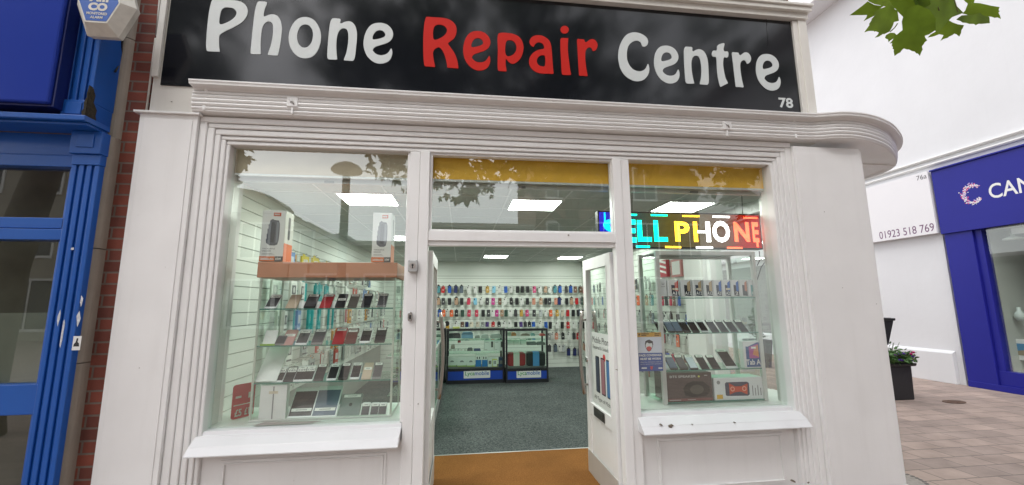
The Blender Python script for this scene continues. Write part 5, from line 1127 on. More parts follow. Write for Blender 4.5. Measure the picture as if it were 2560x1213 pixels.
# long glass side counter on the left of the shop floor
sx = -.31; t = empty("side_counter", (-.6, 6.2, 0), "long low glass counter with aluminium edges along the left of the floor", "display counter")
mb = MB(); mb.box(sx-.50, sx, 4.75, 7.80, 0, .14); mb.build("plinth", mat("plinth_grey", (.35, .36, .35), .5), t)
mb = MB()
for (y0, y1) in ((4.75, 4.78), (6.26, 6.29), (7.77, 7.80)):
    mb.box(sx-.03, sx, y0, y1, .14, .92)
mb.box(sx-.03, sx+.001, 4.749, 7.80, .14, .17); mb.box(sx-.03, sx+.001, 4.749, 7.80, .90, .93); mb.box(sx-.50, sx-.03, 4.749, 4.78, .90, .93)
mb.build("frame", ALU, t, .002)
mb = MB(); mb.box(sx-.012, sx-.007, 4.78, 7.77, .17, .90); mb.build("front_glass", GLASSG, t)
mb = MB(); mb.box(sx-.48, sx-.02, 4.76, 7.78, .50, .508); mb.box(sx-.49, sx-.01, 4.76, 7.79, .931, .937); mb.build("glass_shelf", SHELFG, t)

# ------------------------------------------------------------------ blue shop next door
NB = mat("blue_gloss_paint", (.008, .085, .36), .33, .08, 3.0, bump=.08, bscale=18, rvar=.1)
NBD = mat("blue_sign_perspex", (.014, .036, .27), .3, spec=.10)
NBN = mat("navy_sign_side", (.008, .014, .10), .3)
YB = 2.85
blue = empty("blue_shop", (-3.4, 2.95, 0), "bright blue painted shopfront with a royal blue sign box", "shop")
xr0, xr1 = -2.495, -2.335
def fluted(mb, x0, x1, yf, yb, z0, z1, nfl=3):
    # a pilaster face cut by real grooves
    w = (x1-x0); g_ = .018; m_ = (w-nfl*g_)/(nfl+1); x = x0
    for i in range(nfl+1):
        mb.box(x, x+m_, yf, yb, z0, z1)
        if i < nfl: mb.box(x+m_, x+m_+g_, yf+.012, yb, z0, z1)
        x += m_+g_
mb = MB(); fluted(mb, xr0, xr1, YB, 2.893, 0, 2.40); mb.box(xr0, xr1+.004, YB-.006, 2.893, 2.40, 2.47); mb.build("pilaster", NB, blue, .004)
mb = MB(); mb.box(xr0-.01, xr1+.01, YB-.025, 2.893, 2.47, 2.622); mb.build("block", NB, blue, .005)
mb = MB(); mb.box(xr0+.03, xr1-.03, YB-.032, YB-.024, 2.51, 2.60); mb.build("block_panel", NB, blue, .003)
mb = MB(); mb.box(-4.8, xr1+.0, 2.70, 2.893, 2.640, 2.676); mb.box(-4.8, xr1-.01, 2.73, 2.893, 2.622, 2.640); mb.build("ledge", NB, blue, .006)
mb = MB(); mb.box(xr0-.03, xr1-.04, 2.755, 2.94, 2.677, 2.80); mb.build("block", NB, blue, .005)
mb = MB(); mb.box(xr0+.0, xr1-.07, 2.748, 2.756, 2.70, 2.778); mb.build("block_panel", NB, blue, .003)
mb = MB(); fluted(mb, xr0-.04, xr1-.042, 2.775, 2.949, 2.80, 4.3); mb.build("pilaster", NB, blue, .004)
# rotten corner of the upper block
mb = MB()
rng = random.Random(5)
xr2 = xr1-.04
rot = [(xr2-.018, 2.682), (xr2+.002, 2.682), (xr2+.002, 2.86), (xr2-.004, 2.90), (xr2-.010, 2.84), (xr2-.008, 2.82), (xr2-.020, 2.78), (xr2-.016, 2.74), (xr2-.026, 2.72)]
mb.prism(rot, 2.750, 2.776, 'Y'); mb.prism([(2.75, 2.682), (2.83, 2.682), (2.815, 2.72), (2.82, 2.76), (2.79, 2.80), (2.795, 2.85), (2.775, 2.89), (2.75, 2.85)], xr2-.001, xr2+.003, 'X')
mb.build("rotten_wood", mat("rotten_wood", (.035, .028, .016), .95, .5, 60, bump=.9, bscale=120), blue)
# sign box, frieze, window joinery
f0 = at(122, 262, Y=2.67)
mb = MB(); mb.box(-4.8, f0.x-.01, 2.67, 2.70, f0.z+.012, 4.3); mb.build("sign_face", NBD, blue, .012)
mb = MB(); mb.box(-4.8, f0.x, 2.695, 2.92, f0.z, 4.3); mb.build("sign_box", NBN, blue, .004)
mb = MB(); mb.box(-4.8, xr0-.012, 2.90, 3.0, 2.676, f0.z); mb.box(-4.8, xr0, 2.90, 2.99, 2.475, 2.622); mb.box(-4.8, xr0, 2.885, 2.99, 2.395, 2.472)
mb.build("frieze", NB, blue, .004)
mb = MB()
mb.box(-4.8, xr0, 2.90, 2.99, 1.99, 2.06); mb.box(-4.8, xr0, 2.885, 2.99, 1.915, 1.985); mb.box(-4.8, xr0, 2.89, 2.99, .86, 1.035); mb.box(-2.545, xr0, 2.90, 2.99, .0, 2.395)
mb.box(-4.8, -2.545, 2.90, 2.99, 0, .22)
mb.build("window_joinery", NB, blue, .004)
for z0, z1 in ((2.06, 2.395), (1.035, 1.915), (.22, .86)):
    mb = MB(); mb.box(-4.8, -2.545, 2.945, 2.951, z0, z1); mb.build("window_pane", GLASSB, blue)
mb = MB(); mb.box(-4.8, -2.56, 2.958, 2.962, 1.035, 1.46); mb.build("frosted_film", mat("frosted_film", (.36, .38, .34), .4), blue)
mb = MB(); mb.box(-4.9, -2.53, 3.45, 3.48, 0, 2.9); mb.build("interior_backing", mat("interior_backing_grey", (.22, .20, .16), .8, .2, 3), blue)  # added sheet for the unseen interior, lightened for the panes' pale reflection
mb = MB(); mb.box(-4.9, -2.46, 3.02, 3.2, 2.9, 9.0); mb.box(-2.52, -2.45, 3.02, 4.2, 0, 2.9); mb.build("brick_wall", BRICK, blue)
# torn sticker remains on the pilaster
TORN = mat("torn_sticker", (.55, .56, .58), .7, .2, 60)
for x, y, w, h, k in ((147, 797, 5, 38, 0), (157, 826, 6, 70, 1), (181, 622, 9, 7, 2), (204, 752, 7, 26, 3), (196, 797, 8, 34, 4)):
    base = at(x, y, Y=YB); sc_ = YB/1020; n = 9
    pts = [(base.x+sc_*w*.5*math.cos(2*math.pi*i/n)*rng.uniform(.5, 1.2), base.z+sc_*h*.5*math.sin(2*math.pi*i/n)*rng.uniform(.6, 1.1)) for i in range(n)]
    mb = MB(); mb.prism(pts, YB-.0012, YB-.0002, 'Y'); tag(mb.build("torn_sticker", TORN), ["narrow torn sticker shred on the blue pilaster, upper of the long pair", "long torn sticker shred on the blue pilaster, lower of the long pair", "tiny torn scrap high on the blue pilaster", "ragged scrap above the black and white sticker", "pale rectangular scrap just above the black and white sticker"][k], "sticker", "sticker remains on the blue pilaster")
p = at(193, 858, Y=YB); t = empty("sticker", (p.x, YB, p.z), "small white sticker with a black figure on the blue pilaster", "sticker")
mb = MB(); mb.box(-.024, .020, -.0012, -.0002, -.042, .042); onto(t, "sheet", mb, WPLA)
mb = MB(); mb.prism([(-.018, -.02), (.014, -.02), (.010, .0), (.002, .006), (.004, .028), (-.004, .030), (-.008, .005), (-.016, -.004)], -.0018, -.0012, 'Y'); onto(t, "figure", mb, INK)
# stone coloured half column between the two shops, its cable
p0, p1 = -2.46, -2.338
t = empty("stone_pilaster", ((p0+p1)/2, 3.02, 0), "beige rounded stone strip between blue shop and red brick", "pilaster")
STONE = mat("beige_stone_paint", (.31, .27, .22), .7, .12, 6, bump=.2, bscale=30)
z = 0
for h in (1.15, .72, .76, .75, 1.2):
    mb = MB(); zz1 = min(z+h-.005, 4.25); yb_ = .055 if z > 2.5 else 0; pts = [(p0, 3.02), (p0, 2.897+yb_)]+[(p1-.06+.06*math.sin(R(k*15)), 2.957+yb_*.9-.06*math.cos(R(k*15))) for k in range(7)]+[(p1, 3.025)]
    mb.prism(pts, z, zz1, 'Z'); mb.build("block", STONE, t, .002); z += h
mb = MB(); mb.tube([at(308, 62, Y=2.90), at(306, 105, Y=2.93), at(303, 135, Y=2.95), at(296, 165, Y=2.94), at(288, 180, Y=2.90)], .006, 7); tag(mb.build("alarm_cable", BLACK), "black cable running down from the alarm box", "cable")
mb = MB(); mb.tube([at(401, -20, Y=2.985), at(391, 90, Y=2.985)], .0065, 7); mb.tube([at(389, 96, Y=2.985), at(366, 276, Y=2.985)], .0065, 7); tag(mb.build("white_conduit", mat("dirty_white_conduit", (.55, .52, .47), .5)), "thin white conduit down the brick beside the sign", "conduit")
# alarm box
ac = at(247, 9, Y=2.63)
t = empty("alarm_box", (ac.x, 2.735, ac.z), "white and blue hexagonal alarm box reading MONITORED ALARM", "alarm box")
hx = lambda r, rz: [(r*math.cos(R(60*k)), rz*math.sin(R(60*k))) for k in range(6)]
AW = mat("weathered_alarm_white", (.58, .56, .50), .5, .12, 20)
mb = MB(); o6 = [(x*.94, z*1.14) for x, z in ((-.185, .02), (-.095, -.165), (.095, -.165), (.185, .02), (.115, .19), (-.115, .19))]; i6 = [(x*.70, z*.70+.0) for x, z in o6]; b6 = [(x*.93, z*.95) for x, z in o6]
v = [(x, 0, z) for x, z in b6]+[(x, -.045, z) for x, z in o6]+[(x, -.105, z) for x, z in i6]
mb.add(v, [(0, 1, 2, 3, 4, 5), (17, 16, 15, 14, 13, 12)]+[(j*6+k, j*6+(k+1) % 6, (j+1)*6+(k+1) % 6, (j+1)*6+k) for j in range(2) for k in range(6)]); onto(t, "case", mb, AW)
mb = MB(); mb.prism([(x*.64, z*.64) for x, z in o6], -.1065, -.104, 'Y'); onto(t, "blue_face", mb, mat("alarm_blue", (.03, .10, .38), .45))
mb = MB(); text_on(mb, "Am", (-.054, -.107, .010), (1, 0, 0), (0, 0, 1), .108, .056, .06); text_on(mb, "CO", (-.054, -.107, -.052), (1, 0, 0), (0, 0, 1), .108, .055, .06)
text_on(mb, "MONITORED", (-.058, -.107, -.080), (1, 0, 0), (0, 0, 1), .116, .018, .03); text_on(mb, "ALARM", (-.035, -.107, -.106), (1, 0, 0), (0, 0, 1), .070, .017, .03); onto(t, "lettering", mb, AW)
mb = MB(); mb.prism([(x*.75, z*.75-.10*0) for x, z in ((-.10, -.20), (.10, -.20), (.13, -.10), (-.13, -.10))], -.06, 0, 'Y'); onto(t, "sounder", mb, mat("slate_plastic", (.05, .06, .09), .4))

# ------------------------------------------------------------------ white building across the alley
XW = 8.9
wb = empty("white_building", (XW, 8, 0), "tall white rendered building along the alley", "building")
ys0, ys1 = 5.95, 2.2            # charity shop window
mb = MB()
mb.box(XW, XW+.4, 6.47, 30, 0, 8.9); mb.box(XW, XW+.4, -8, 6.47, 2.72, 8.9); mb.box(XW, XW+.4, -8, ys1-.6, 0, 2.72)
mb.build("wall", RENDER, wb)
mb = MB(); e0 = at(2025, 55, X=XW).z-.02; mb.box(XW-.55, XW+.4, -8, 30, e0, e0+.12); mb.box(XW-.62, XW-.55, -8, 30, e0-.03, e0+.16); mb.build("eaves", mat("eaves_paint", (.70, .69, .70), .5), wb)
mb = MB(); mb.box(XW-.4, XW+4, -8, 30, e0+.16, e0+.3); mb.build("roof", mat("slate_roof", (.08, .08, .09), .7), wb)
mb = MB(); mb.box(XW-.075, XW, 6.56, 30, 0, .535); mb.prism([(XW-.075, .535), (XW, .535), (XW, .585)], 6.56, 30, 'Y'); mb.build("plinth", RENDER, wb, .006)
zp = at(2180, 440, X=XW-.06).z
tr_ = []
for dz in (0, -.115):
    mb = MB(); mb.box(XW-.05, XW, -8, 28, zp+dz-.035, zp+dz+.01); mb.box(XW-.065, XW-.05, -8, 28, zp+dz-.02, zp+dz-.004)
    tag(mb.build("cable_trunking", WPLA, None, .004), "upper white cable trunking along the white wall" if dz == 0 else "lower white cable trunking above the white shop sign", "trunking", "cable trunking on the white wall")
# white shop sign
sg = at(2180, 607, X=XW-.12); sg2 = at(2343, 585, X=XW-.12); sgt = at(2335, 423, X=XW-.12)
t = empty("white_shop_sign", (XW, 8, 3.3), "flat white shop sign with purple telephone number and 76a", "sign")
mb = MB(); mb.box(XW-.12, XW-.001, sg2.y, 13.6, sg.z, sgt.z); mb.build("panel", mat("white_sign_panel", (.72, .71, .72), .4, .02, 2), t, .004)
def text_x(s, px0, px1, y0, y1, X, m, par, name="lettering", bold=0.0):
    """lettering on the alley wall, which faces the shop"""
    a = at(px0, (y0+y1)/2, X=X); b = at(px1, (y0+y1)/2, X=X); tz = at((px0+px1)/2, y0, X=X).z; bz = at((px0+px1)/2, y1, X=X).z
    mb = MB(); text_on(mb, s, (X, a.y, min(tz, bz)), (0, -1, 0), (0, 0, 1), a.y-b.y, abs(tz-bz), bold, .002); return mb.build(name, m, par)
text_x("76a", 2291, 2317, 437, 449, XW-.12, mat("grey_lettering", (.10, .09, .10), .5), t, "shop_number")
text_x("01923 518 769", 2197, 2337, 568.5, 588, XW-.12, mat("purple_lettering", (.16, .07, .15), .5), t, "telephone_number")
text_x("ilbank.uk", 1806, 1843, 652, 662, XW-.12, MATS["grey_lettering"], t, "web_address")
# flat grey panel added in place of the recess further along, under the sign
mb = MB(); mb.box(XW-.01, XW, 9.6, 13.0, .0, 2.55); mb.build("recess_panel", mat("grey_recess", (.22, .22, .22), .6), wb)
# charity shop front
ch = empty("charity_shopfront", (XW, 4, 0), "royal purple blue shopfront with white lettering beginning CAN", "shop")
CBL = mat("purple_blue_paint", (.016, .018, .23), .4, .05, 2, spec=.25)
fz0 = at(2360, 585, X=XW-.10).z; fz1 = at(2335, 428, X=XW-.10).z; fy = at(2338, 500, X=XW-.10).y
mb = MB(); mb.box(XW-.10, XW+.02, -2, fy, fz0, fz1); mb.box(XW-.13, XW+.02, -2, fy+.005, fz1, fz1+.03); mb.build("fascia", CBL, ch, .006)
py0 = at(2395, 800, X=XW-.06).y; py1 = 5.98
mb = MB(); mb.box(XW-.06, XW+.1, py1, py0, .0, fz0); mb.box(XW-.02, XW+.12, py1-.10, py1, .32, fz0); mb.box(XW-.07, XW+.1, ys1, py0, 0, .10); mb.box(XW-.03, XW+.12, ys1, py1, .10, .33); mb.box(XW-.06, XW+.1, ys1-.4, ys1, 0, fz0)
mb.build("frame", CBL, ch, .005)
mb = MB(); mb.box(XW+.03, XW+.036, ys1, py1-.10, .33, fz0); mb.build("window_pane", GLASS, ch)
mb = MB(); mb.box(XW+.13, XW+1.6, py1-.10, py1-.02, .2, 3.2); mb.box(XW+.13, XW+1.6, ys1-.1, ys1, .2, 3.2); mb.box(XW+.13, XW+1.7, ys1, py1-.1, .25, .33); mb.box(XW+.13, XW+1.7, ys1, py1-.1, fz0-.02, fz0+.1); mb.box(XW+1.6, XW+1.7, ys1, py1-.1, .2, 3.2); mb.build("display_room", mat("grey_green_room_paint", (.45, .47, .43), .6), ch)
mb = MB(); mb.box(XW+.40, XW+.42, ys1+.2, 5.42, 1.18, fz0-.10); mb.build("display_banner", mat("dark_red_banner", (.060, .022, .018), .5, .5, 5), ch)
mb = MB(); mb.box(XW+.20, XW+.42, ys1+.3, 5.46, 1.12, 1.15); mb.build("shelf", WPLA, ch, .004)
text_x("CAN", 2470, 2585, 449, 488, XW-.10, WPLA, ch, "lettering", .012)
# dotted C emblem
mb = MB(); mb2 = MB(); mb3 = MB(); cpt = at(2432, 485, X=XW-.10); rg = random.Random(3)
for i in range(330):
    e_ = rg.random(); a_ = R(42+276*e_); side = 1-abs(2*e_-1)
    r_ = .138+rg.gauss(0, .014+.008*side)+max(0, rg.gauss(-.02, .035))*side; s_ = rg.uniform(.005, .012)
    yy = cpt.y-r_*.92*math.cos(a_); z_ = cpt.z+r_*1.05*math.sin(a_)
    m_ = rg.choice((mb, mb, mb2, mb3))
    m_.prism([(yy+s_*math.cos(k*math.pi/3), z_+s_*math.sin(k*math.pi/3)) for k in range(6)], XW-.1012-.00001*i, XW-.0995, 'X')
mb.build("white_dots", WPLA, ch)["kind"] = "stuff"; mb2.build("pink_dots", mat("pink_dots", (.60, .05, .22), .5), ch)["kind"] = "stuff"; mb3.build("lilac_dots", mat("lilac_dots", (.45, .35, .60), .5), ch)["kind"] = "stuff"
# framed sea picture and vase in the charity window
p = at(2536, 873, X=XW+.30); t = empty("framed_picture", p, "white box with a small seaside picture in the charity window", "picture")
mb = MB(); mb.box(-.02, .02, -.45, .20, -.17, .17); mb.build("mount", WPLA, t, .004, local=True)
mb = MB(); mb.box(-.022, -.0195, -.40, .08, -.09, .10); mb.build("sky_print", mat("sea_blue", (.05, .22, .42), .5), t, local=True)
mb = MB(); mb.prism([(-.40, -.09), (.08, -.09), (.08, -.04), (-.05, -.02), (-.2, .01), (-.40, .0)], -.0235, -.022, 'X'); mb.build("beach_print", mat("beach_brown", (.30, .24, .15), .6), t, local=True)
p = at(2556, 820, X=XW+.31); t = empty("vase", (p.x, p.y, 1.15), "small pale vase on the white shelf in the charity window", "vase")
mb = MB(); mb.lathe([(.001, 0), (.04, 0), (.07, .06), (.06, .12), (.025, .17), (.03, .22), (.001, .22)], (0, 0, 0), 14); onto(t, "body", mb, mat("pale_ceramic", (.55, .62, .58), .3))
p = at(2533, 600, X=XW+.30); t = empty("spot_lamp", (p.x, p.y, p.z+.12), "white spot lamp hanging in the charity window", "lamp")
mb = MB(); mb.lathe([(.001, -.12), (.13, -.12), (.12, -.09), (.03, -.05), (.02, .0), (.001, .0)], (0, 0, 0), 16); onto(t, "shade", mb, mat("lamp_white", (.6, .66, .58), .4))
mb = MB(); mb.box(-.04, .04, -.2, -.02, -.03, .09); onto(t, "bracket", mb, WPLA)

# ------------------------------------------------------------------ planter, plants, drain cover
LEAFG = mat("bedding_leaf", (.055, .13, .030), .5, .35, 20)
def leafclump(mb, c, r, n, size, rg, flat=.7, up=.6):
    for i in range(n):
        d = Vector((rg.gauss(0, 1), rg.gauss(0, 1), abs(rg.gauss(0, 1))*up)); d.normalize(); p = Vector(c)+Vector((d.x*r[0], d.y*r[1], d.z*r[2]))*rg.uniform(.35, 1)
        s = size*rg.uniform(.6, 1.3); q = Euler((rg.uniform(-1, 1), rg.uniform(-1, 1), rg.uniform(0, 6.3))).to_matrix()
        pts = [Vector(v)*s for v in ((0, -.1, 0), (.28, .25, .05), (.22, .65, .03), (0, 1, -.06), (-.22, .65, .03), (-.28, .25, .05))]
        mb.add([p+q@v for v in pts], [(0, 1, 2, 3, 4, 5)])
pc = at(2291, 1000, Z=0); px0 = pc.x-.66; cxp, cyp = pc.x-.31, pc.y+.31
t = empty("planter", (cxp, cyp, 0), "two tier black plastic planter of flowers in the alley", "planter")
PB = mat("black_planter_plastic", (.018, .018, .02), .45, .15, 20, bump=.1, bscale=60)
def frustum(mb, c, w0, w1, z0, z1):
    mb.add([(c[0]+sx*w0/2, c[1]+sy*w0/2, z0) for sx, sy in ((-1, -1), (1, -1), (1, 1), (-1, 1))]+[(c[0]+sx*w1/2, c[1]+sy*w1/2, z1) for sx, sy in ((-1, -1), (1, -1), (1, 1), (-1, 1))], [(3, 2, 1, 0), (4, 5, 6, 7), (0, 1, 5, 4), (1, 2, 6, 5), (2, 3, 7, 6), (3, 0, 4, 7)])
mb = MB(); frustum(mb, (cxp, cyp), .60, .62, 0, .50); frustum(mb, (cxp, cyp), .70, .72, .50, .545); mb.build("lower_pot", PB, t, .012)
mb = MB(); frustum(mb, (cxp+.0, cyp), .20, .20, .545, .80); frustum(mb, (cxp+.0, cyp), .30, .44, .80, 1.18); frustum(mb, (cxp+.0, cyp), .47, .48, 1.18, 1.22); mb.build("upper_pot", PB, t, .01)
mb = MB(); frustum(mb, (cxp, cyp), .60, .60, .545, .56); frustum(mb, (cxp, cyp), .40, .40, 1.22, 1.225); mb.build("soil", mat("dark_soil", (.03, .022, .016), .95), t)
rg = random.Random(8)
lower = [("geranium", (.10, -.10), .19), ("petunia", (.27, -.24), .15), ("lobelia", (.12, -.30), .14), ("trailing_ivy", (-.15, -.30), .15)]
names = {"geranium": "bushy green plant with tall shoots in the lower planter tier", "petunia": "leafy petunia with a pink flower at the planter's front corner", "lobelia": "low trailing plant with violet flowers on the planter's front", "trailing_ivy": "low dense green plant at the back of the lower tier"}
for nm, (dx, dy), r in lower:
    tt = empty(nm, (cxp+dx, cyp+dy, .55), names[nm], "plant"); mb = MB()
    leafclump(mb, (0, 0, .02), (r*1.25, r, .18 if nm != "geranium" else .36), 230, .062, rg); onto(tt, "foliage", mb, LEAFG)
    mb = MB()
    for k in range(9):
        a_ = rg.uniform(0, 6.3); mb.tube([(0, 0, 0), (math.cos(a_)*r*.6, math.sin(a_)*r*.6, .10), (math.cos(a_)*r*1.1, math.sin(a_)*r, .12 if nm != "geranium" else .3)], .003, 4, False)
    onto(tt, "stem", mb, mat("green_stem", (.08, .13, .04), .6))
    fc = {"petunia": (.55, .01, .18), "lobelia": (.09, .03, .30), "geranium": (.50, .22, .20), "trailing_ivy": (.12, .03, .18)}[nm]
    mb = MB()
    for k in range(6 if nm != "petunia" else 4):
        c = Vector((rg.uniform(-r, r), -r*rg.uniform(.3, 1.1), rg.uniform(.03, .14)))
        for j in range(5):
            q = Euler((rg.uniform(.6, 1.4), 0, j*1.257)).to_matrix(); mb.add([c+q@Vector(v) for v in ((0, 0, 0), (.016, .02, .004), (.012, .036, 0), (-.012, .036, 0), (-.016, .02, .004))], [(0, 1, 2, 3, 4)])
    onto(tt, "flower", mb, mat("flower_"+nm, fc, .6))
tt = empty("upper_plant", (cxp, cyp, 1.22), "yellow green plant with dark leaves in the upper pot", "plant"); mb = MB(); leafclump(mb, (.05, 0, .01), (.17, .16, .10), 130, .05, rg); onto(tt, "foliage", mb, mat("lime_leaf", (.22, .26, .05), .5, .3, 20))
mb = MB(); leafclump(mb, (.12, -.05, .06), (.08, .08, .10), 26, .045, rg); onto(tt, "dark_foliage", mb, mat("plum_leaf", (.14, .05, .06), .5))
# small tree in a pot further along, seen through the side window
tp = at(1893, 850, X=6.9); 
t = empty("potted_conifer", (tp.x, tp.y, 0), "narrow dark green conifer in a grey pot, seen through the shop's side window", "tree")
mb = MB(); frustum(mb, (0, 0), .34, .44, 0, .62); mb.build("pot", mat("grey_pot", (.10, .10, .11), .5), t, .01, local=True)
mb = MB(); mb.tube([(0, 0, .6), (.02, 0, 1.1), (0, .01, 1.55)], [.025, .016, .006], 7); onto(t, "trunk", mb, mat("bark_brown", (.09, .065, .045), .9))
mb = MB()
for k in range(14): leafclump(mb, (rg.uniform(-.07, .07)*(1-k/16), rg.uniform(-.08, .08), .68+k*.062), (.17*(1-k/17), .17*(1-k/17), .06), 60, .05, rg)
onto(t, "crown", mb, mat("conifer_green", (.035, .075, .040), .6, .3, 15))
p = at(2385, 1005, Z=.004); t = empty("drain_cover", (p.x, p.y, .004), "small rusty oval drain cover set in the paving", "drain cover")
mb = MB(); mb.prism([(.16*math.cos(k*math.pi/12), .10*math.sin(k*math.pi/12)) for k in range(24)], 0, .006, 'Z'); onto(t, "lid", mb, mat("rusty_iron", (.10, .055, .035), .7, .3, 30))
mb = MB(); mb.box(-.10, .10, -.012, .012, .006, .009); mb.box(-.012, .012, -.07, .07, .006, .0085); onto(t, "rib", mb, MATS["rusty_iron"])
p = at(2262, 1215, Z=.004); t = empty("manhole_cover", (p.x+.0, p.y+.12, .004), "round pale iron cover at the foot of the white pilaster", "drain cover")
mb = MB(); mb.lathe([(.001, .004), (.21, .004), (.215, .010), (.25, .010), (.255, .0)], (0, 0, 0), 40); onto(t, "lid", mb, mat("worn_iron", (.30, .27, .24), .6, .2, 25))
mb = MB()
for k in range(40): a_ = R(9*k); mb.prism([(.218*math.cos(a_), .218*math.sin(a_)), (.246*math.cos(a_), .246*math.sin(a_)), (.246*math.cos(a_+.07), .246*math.sin(a_+.07)), (.218*math.cos(a_+.07), .218*math.sin(a_+.07))], .0102, .013, 'Z')
onto(t, "ridged_rim", mb, mat("dark_iron", (.12, .11, .10), .6))

# ------------------------------------------------------------------ the plane tree whose leaves overhang the pavement
def leafmat(name, col, tcol):
    m = bpy.data.materials.new(name); m.use_nodes = True; nt = m.node_tree; b = nt.nodes["Principled BSDF"]; out = nt.nodes["Material Output"]
    tc = nt.nodes.new("ShaderNodeTexCoord"); n = nt.nodes.new("ShaderNodeTexNoise"); n.inputs['Scale'].default_value = 14; n.inputs['Detail'].default_value = 5; nt.links.new(tc.outputs['Object'], n.inputs['Vector'])
    mr = nt.nodes.new("ShaderNodeMapRange"); mr.inputs[1].default_value = .3; mr.inputs[2].default_value = .7; mr.inputs[3].default_value = .7; mr.inputs[4].default_value = 1.3; nt.links.new(n.outputs[0], mr.inputs[0])
    v1 = nt.nodes.new("ShaderNodeVectorMath"); v1.operation = 'SCALE'; v1.inputs[0].default_value = col; nt.links.new(mr.outputs[0], v1.inputs['Scale']); nt.links.new(v1.outputs[0], b.inputs['Base Color'])
    v2 = nt.nodes.new("ShaderNodeVectorMath"); v2.operation = 'SCALE'; v2.inputs[0].default_value = tcol; nt.links.new(mr.outputs[0], v2.inputs['Scale'])
    t = nt.nodes.new("ShaderNodeBsdfTranslucent"); nt.links.new(v2.outputs[0], t.inputs[0])
    a = nt.nodes.new("ShaderNodeMixShader"); a.inputs[0].default_value = .62; nt.links.new(b.outputs[0], a.inputs[1]); nt.links.new(t.outputs[0], a.inputs[2]); nt.links.new(a.outputs[0], out.inputs[0])
    b.inputs['Roughness'].default_value = .45
    MATS[name] = m; return m
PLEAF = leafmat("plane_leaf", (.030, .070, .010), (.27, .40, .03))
SHADELEAF = leafmat("shaded_crown_leaf", (.022, .045, .008), (.045, .085, .008))  # same leaf darkened, the canopy's own shade put into its colour
BARK = mat("plane_bark", (.16, .14, .10), .9, .4, 7, bump=.5, bscale=20)
HALF = [(0.02, .0), (.10, -.06), (.24, -.10), (.34, -.06), (.38, .03), (.46, .03), (.52, .12), (.40, .17), (.36, .23), (.46, .30), (.56, .40), (.60, .48), (.70, .55), (.58, .57), (.50, .62), (.42, .56), (.30, .52), (.22, .55), (.25, .64), (.22, .70), (.24, .78), (.15, .82), (.10, .92), (0, 1.05)]
LEAFPTS = HALF+[(-x, y) for x, y in HALF[-2:0:-1]]
def leaf3(mb, base, tip, nrm, wid=1.0, cup=.12, thick=.0006):
    base = Vector(base); ey = Vector(tip)-base; L_ = ey.length; ey.normalize(); ex = ey.cross(Vector(nrm)).normalized(); nn = ex.cross(ey)
    pts = []
    for x, y in LEAFPTS: pts.append(base+ex*(x*L_*wid)+ey*(y*L_)+nn*(-cup*L_*(abs(x)**1.3)+.05*L_*math.sin(5*x+3*y)-.10*L_*y*y))
    c0 = base+ey*L_*.35; mid = [base+ey*(L_*t)+nn*(-.10*L_*t*t) for t in (.3,)]
    n = len(pts); mb.add(pts+mid, [(i, (i+1) % n, n) for i in range(n)])
TRUNK = Vector((3.3, -5.0, 0))
tree = empty("plane_tree", TRUNK, "broad plane tree on the pavement whose leafy branch hangs before the white wall", "tree")
mb = MB(); mb.tube([TRUNK+Vector(v) for v in ((0, 0, -.05), (.02, 0, .4), (.0, .05, 1.8), (-.1, .1, 3.2), (-.3, .1, 4.6), (-.6, .3, 6.2), (-.9, .4, 8.0))], [.36, .27, .23, .20, .16, .11, .04], 14)
mb.build("trunk", BARK, tree)
mb = MB()
limbs = [((3.2, -4.9, 3.0), (2.6, -3.0, 4.4), (1.6, -1.2, 5.2), (.6, .1, 5.5)), ((3.15, -4.9, 3.4), (1.6, -4.6, 4.8), (-.5, -3.6, 5.6), (-2.0, -2.4, 5.9)), ((3.1, -4.9, 4.0), (4.0, -3.6, 5.2), (4.6, -2.4, 5.9)), ((3.0, -4.9, 4.4), (3.2, -6.0, 5.9), (3.2, -6.6, 6.6)),
         ((2.9, -4.8, 5.0), (1.2, -4.8, 6.4), (-.8, -4.6, 7.2)), ((2.7, -4.8, 5.5), (2.2, -3.4, 7.0), (1.8, -2.0, 7.6)), ((3.2, -4.9, 2.9), (3.1, -3.0, 3.5), (2.6, -1.0, 3.5), (1.9, .5, 3.0), (1.5, 1.0, 2.72))]
for l in limbs: mb.tube([Vector(p) for p in l], [.09*(1-i/len(l))+.012 for i in range(len(l))], 8)
mb.build("limb", BARK, tree)
# crown: leaf sprays hung through the volume round the limbs
rg = random.Random(21); mb = MB()
def spray(c, r, n, s0=.20):
    for i in range(n):
        d = Vector((rg.gauss(0, 1), rg.gauss(0, 1), rg.gauss(0, .7))); d.normalize(); p = Vector(c)+d*r*rg.uniform(.2, 1)
        t_ = Vector((rg.gauss(0, .6), rg.gauss(0, .6), -.7)).normalized()*s0*rg.uniform(.6, 1.25)
        leaf3(mb, p, p+t_, (rg.gauss(0, 1), rg.gauss(0, 1), 1.0), rg.uniform(.9, 1.15), rg.uniform(0, .25))
nclump = 0
while nclump < 230:
    u = Vector((rg.uniform(-1, 1), rg.uniform(-1, 1), rg.uniform(-1, 1)))
    if u.length > 1 or u.length < .45: continue
    c = Vector((.6+u.x*4.2, -3.3+u.y*2.6, 6.4+u.z*2.1))
    if c.z < 4.2 and c.y > 0: continue
    spray(c, rg.uniform(.45, .75), 15); nclump += 1
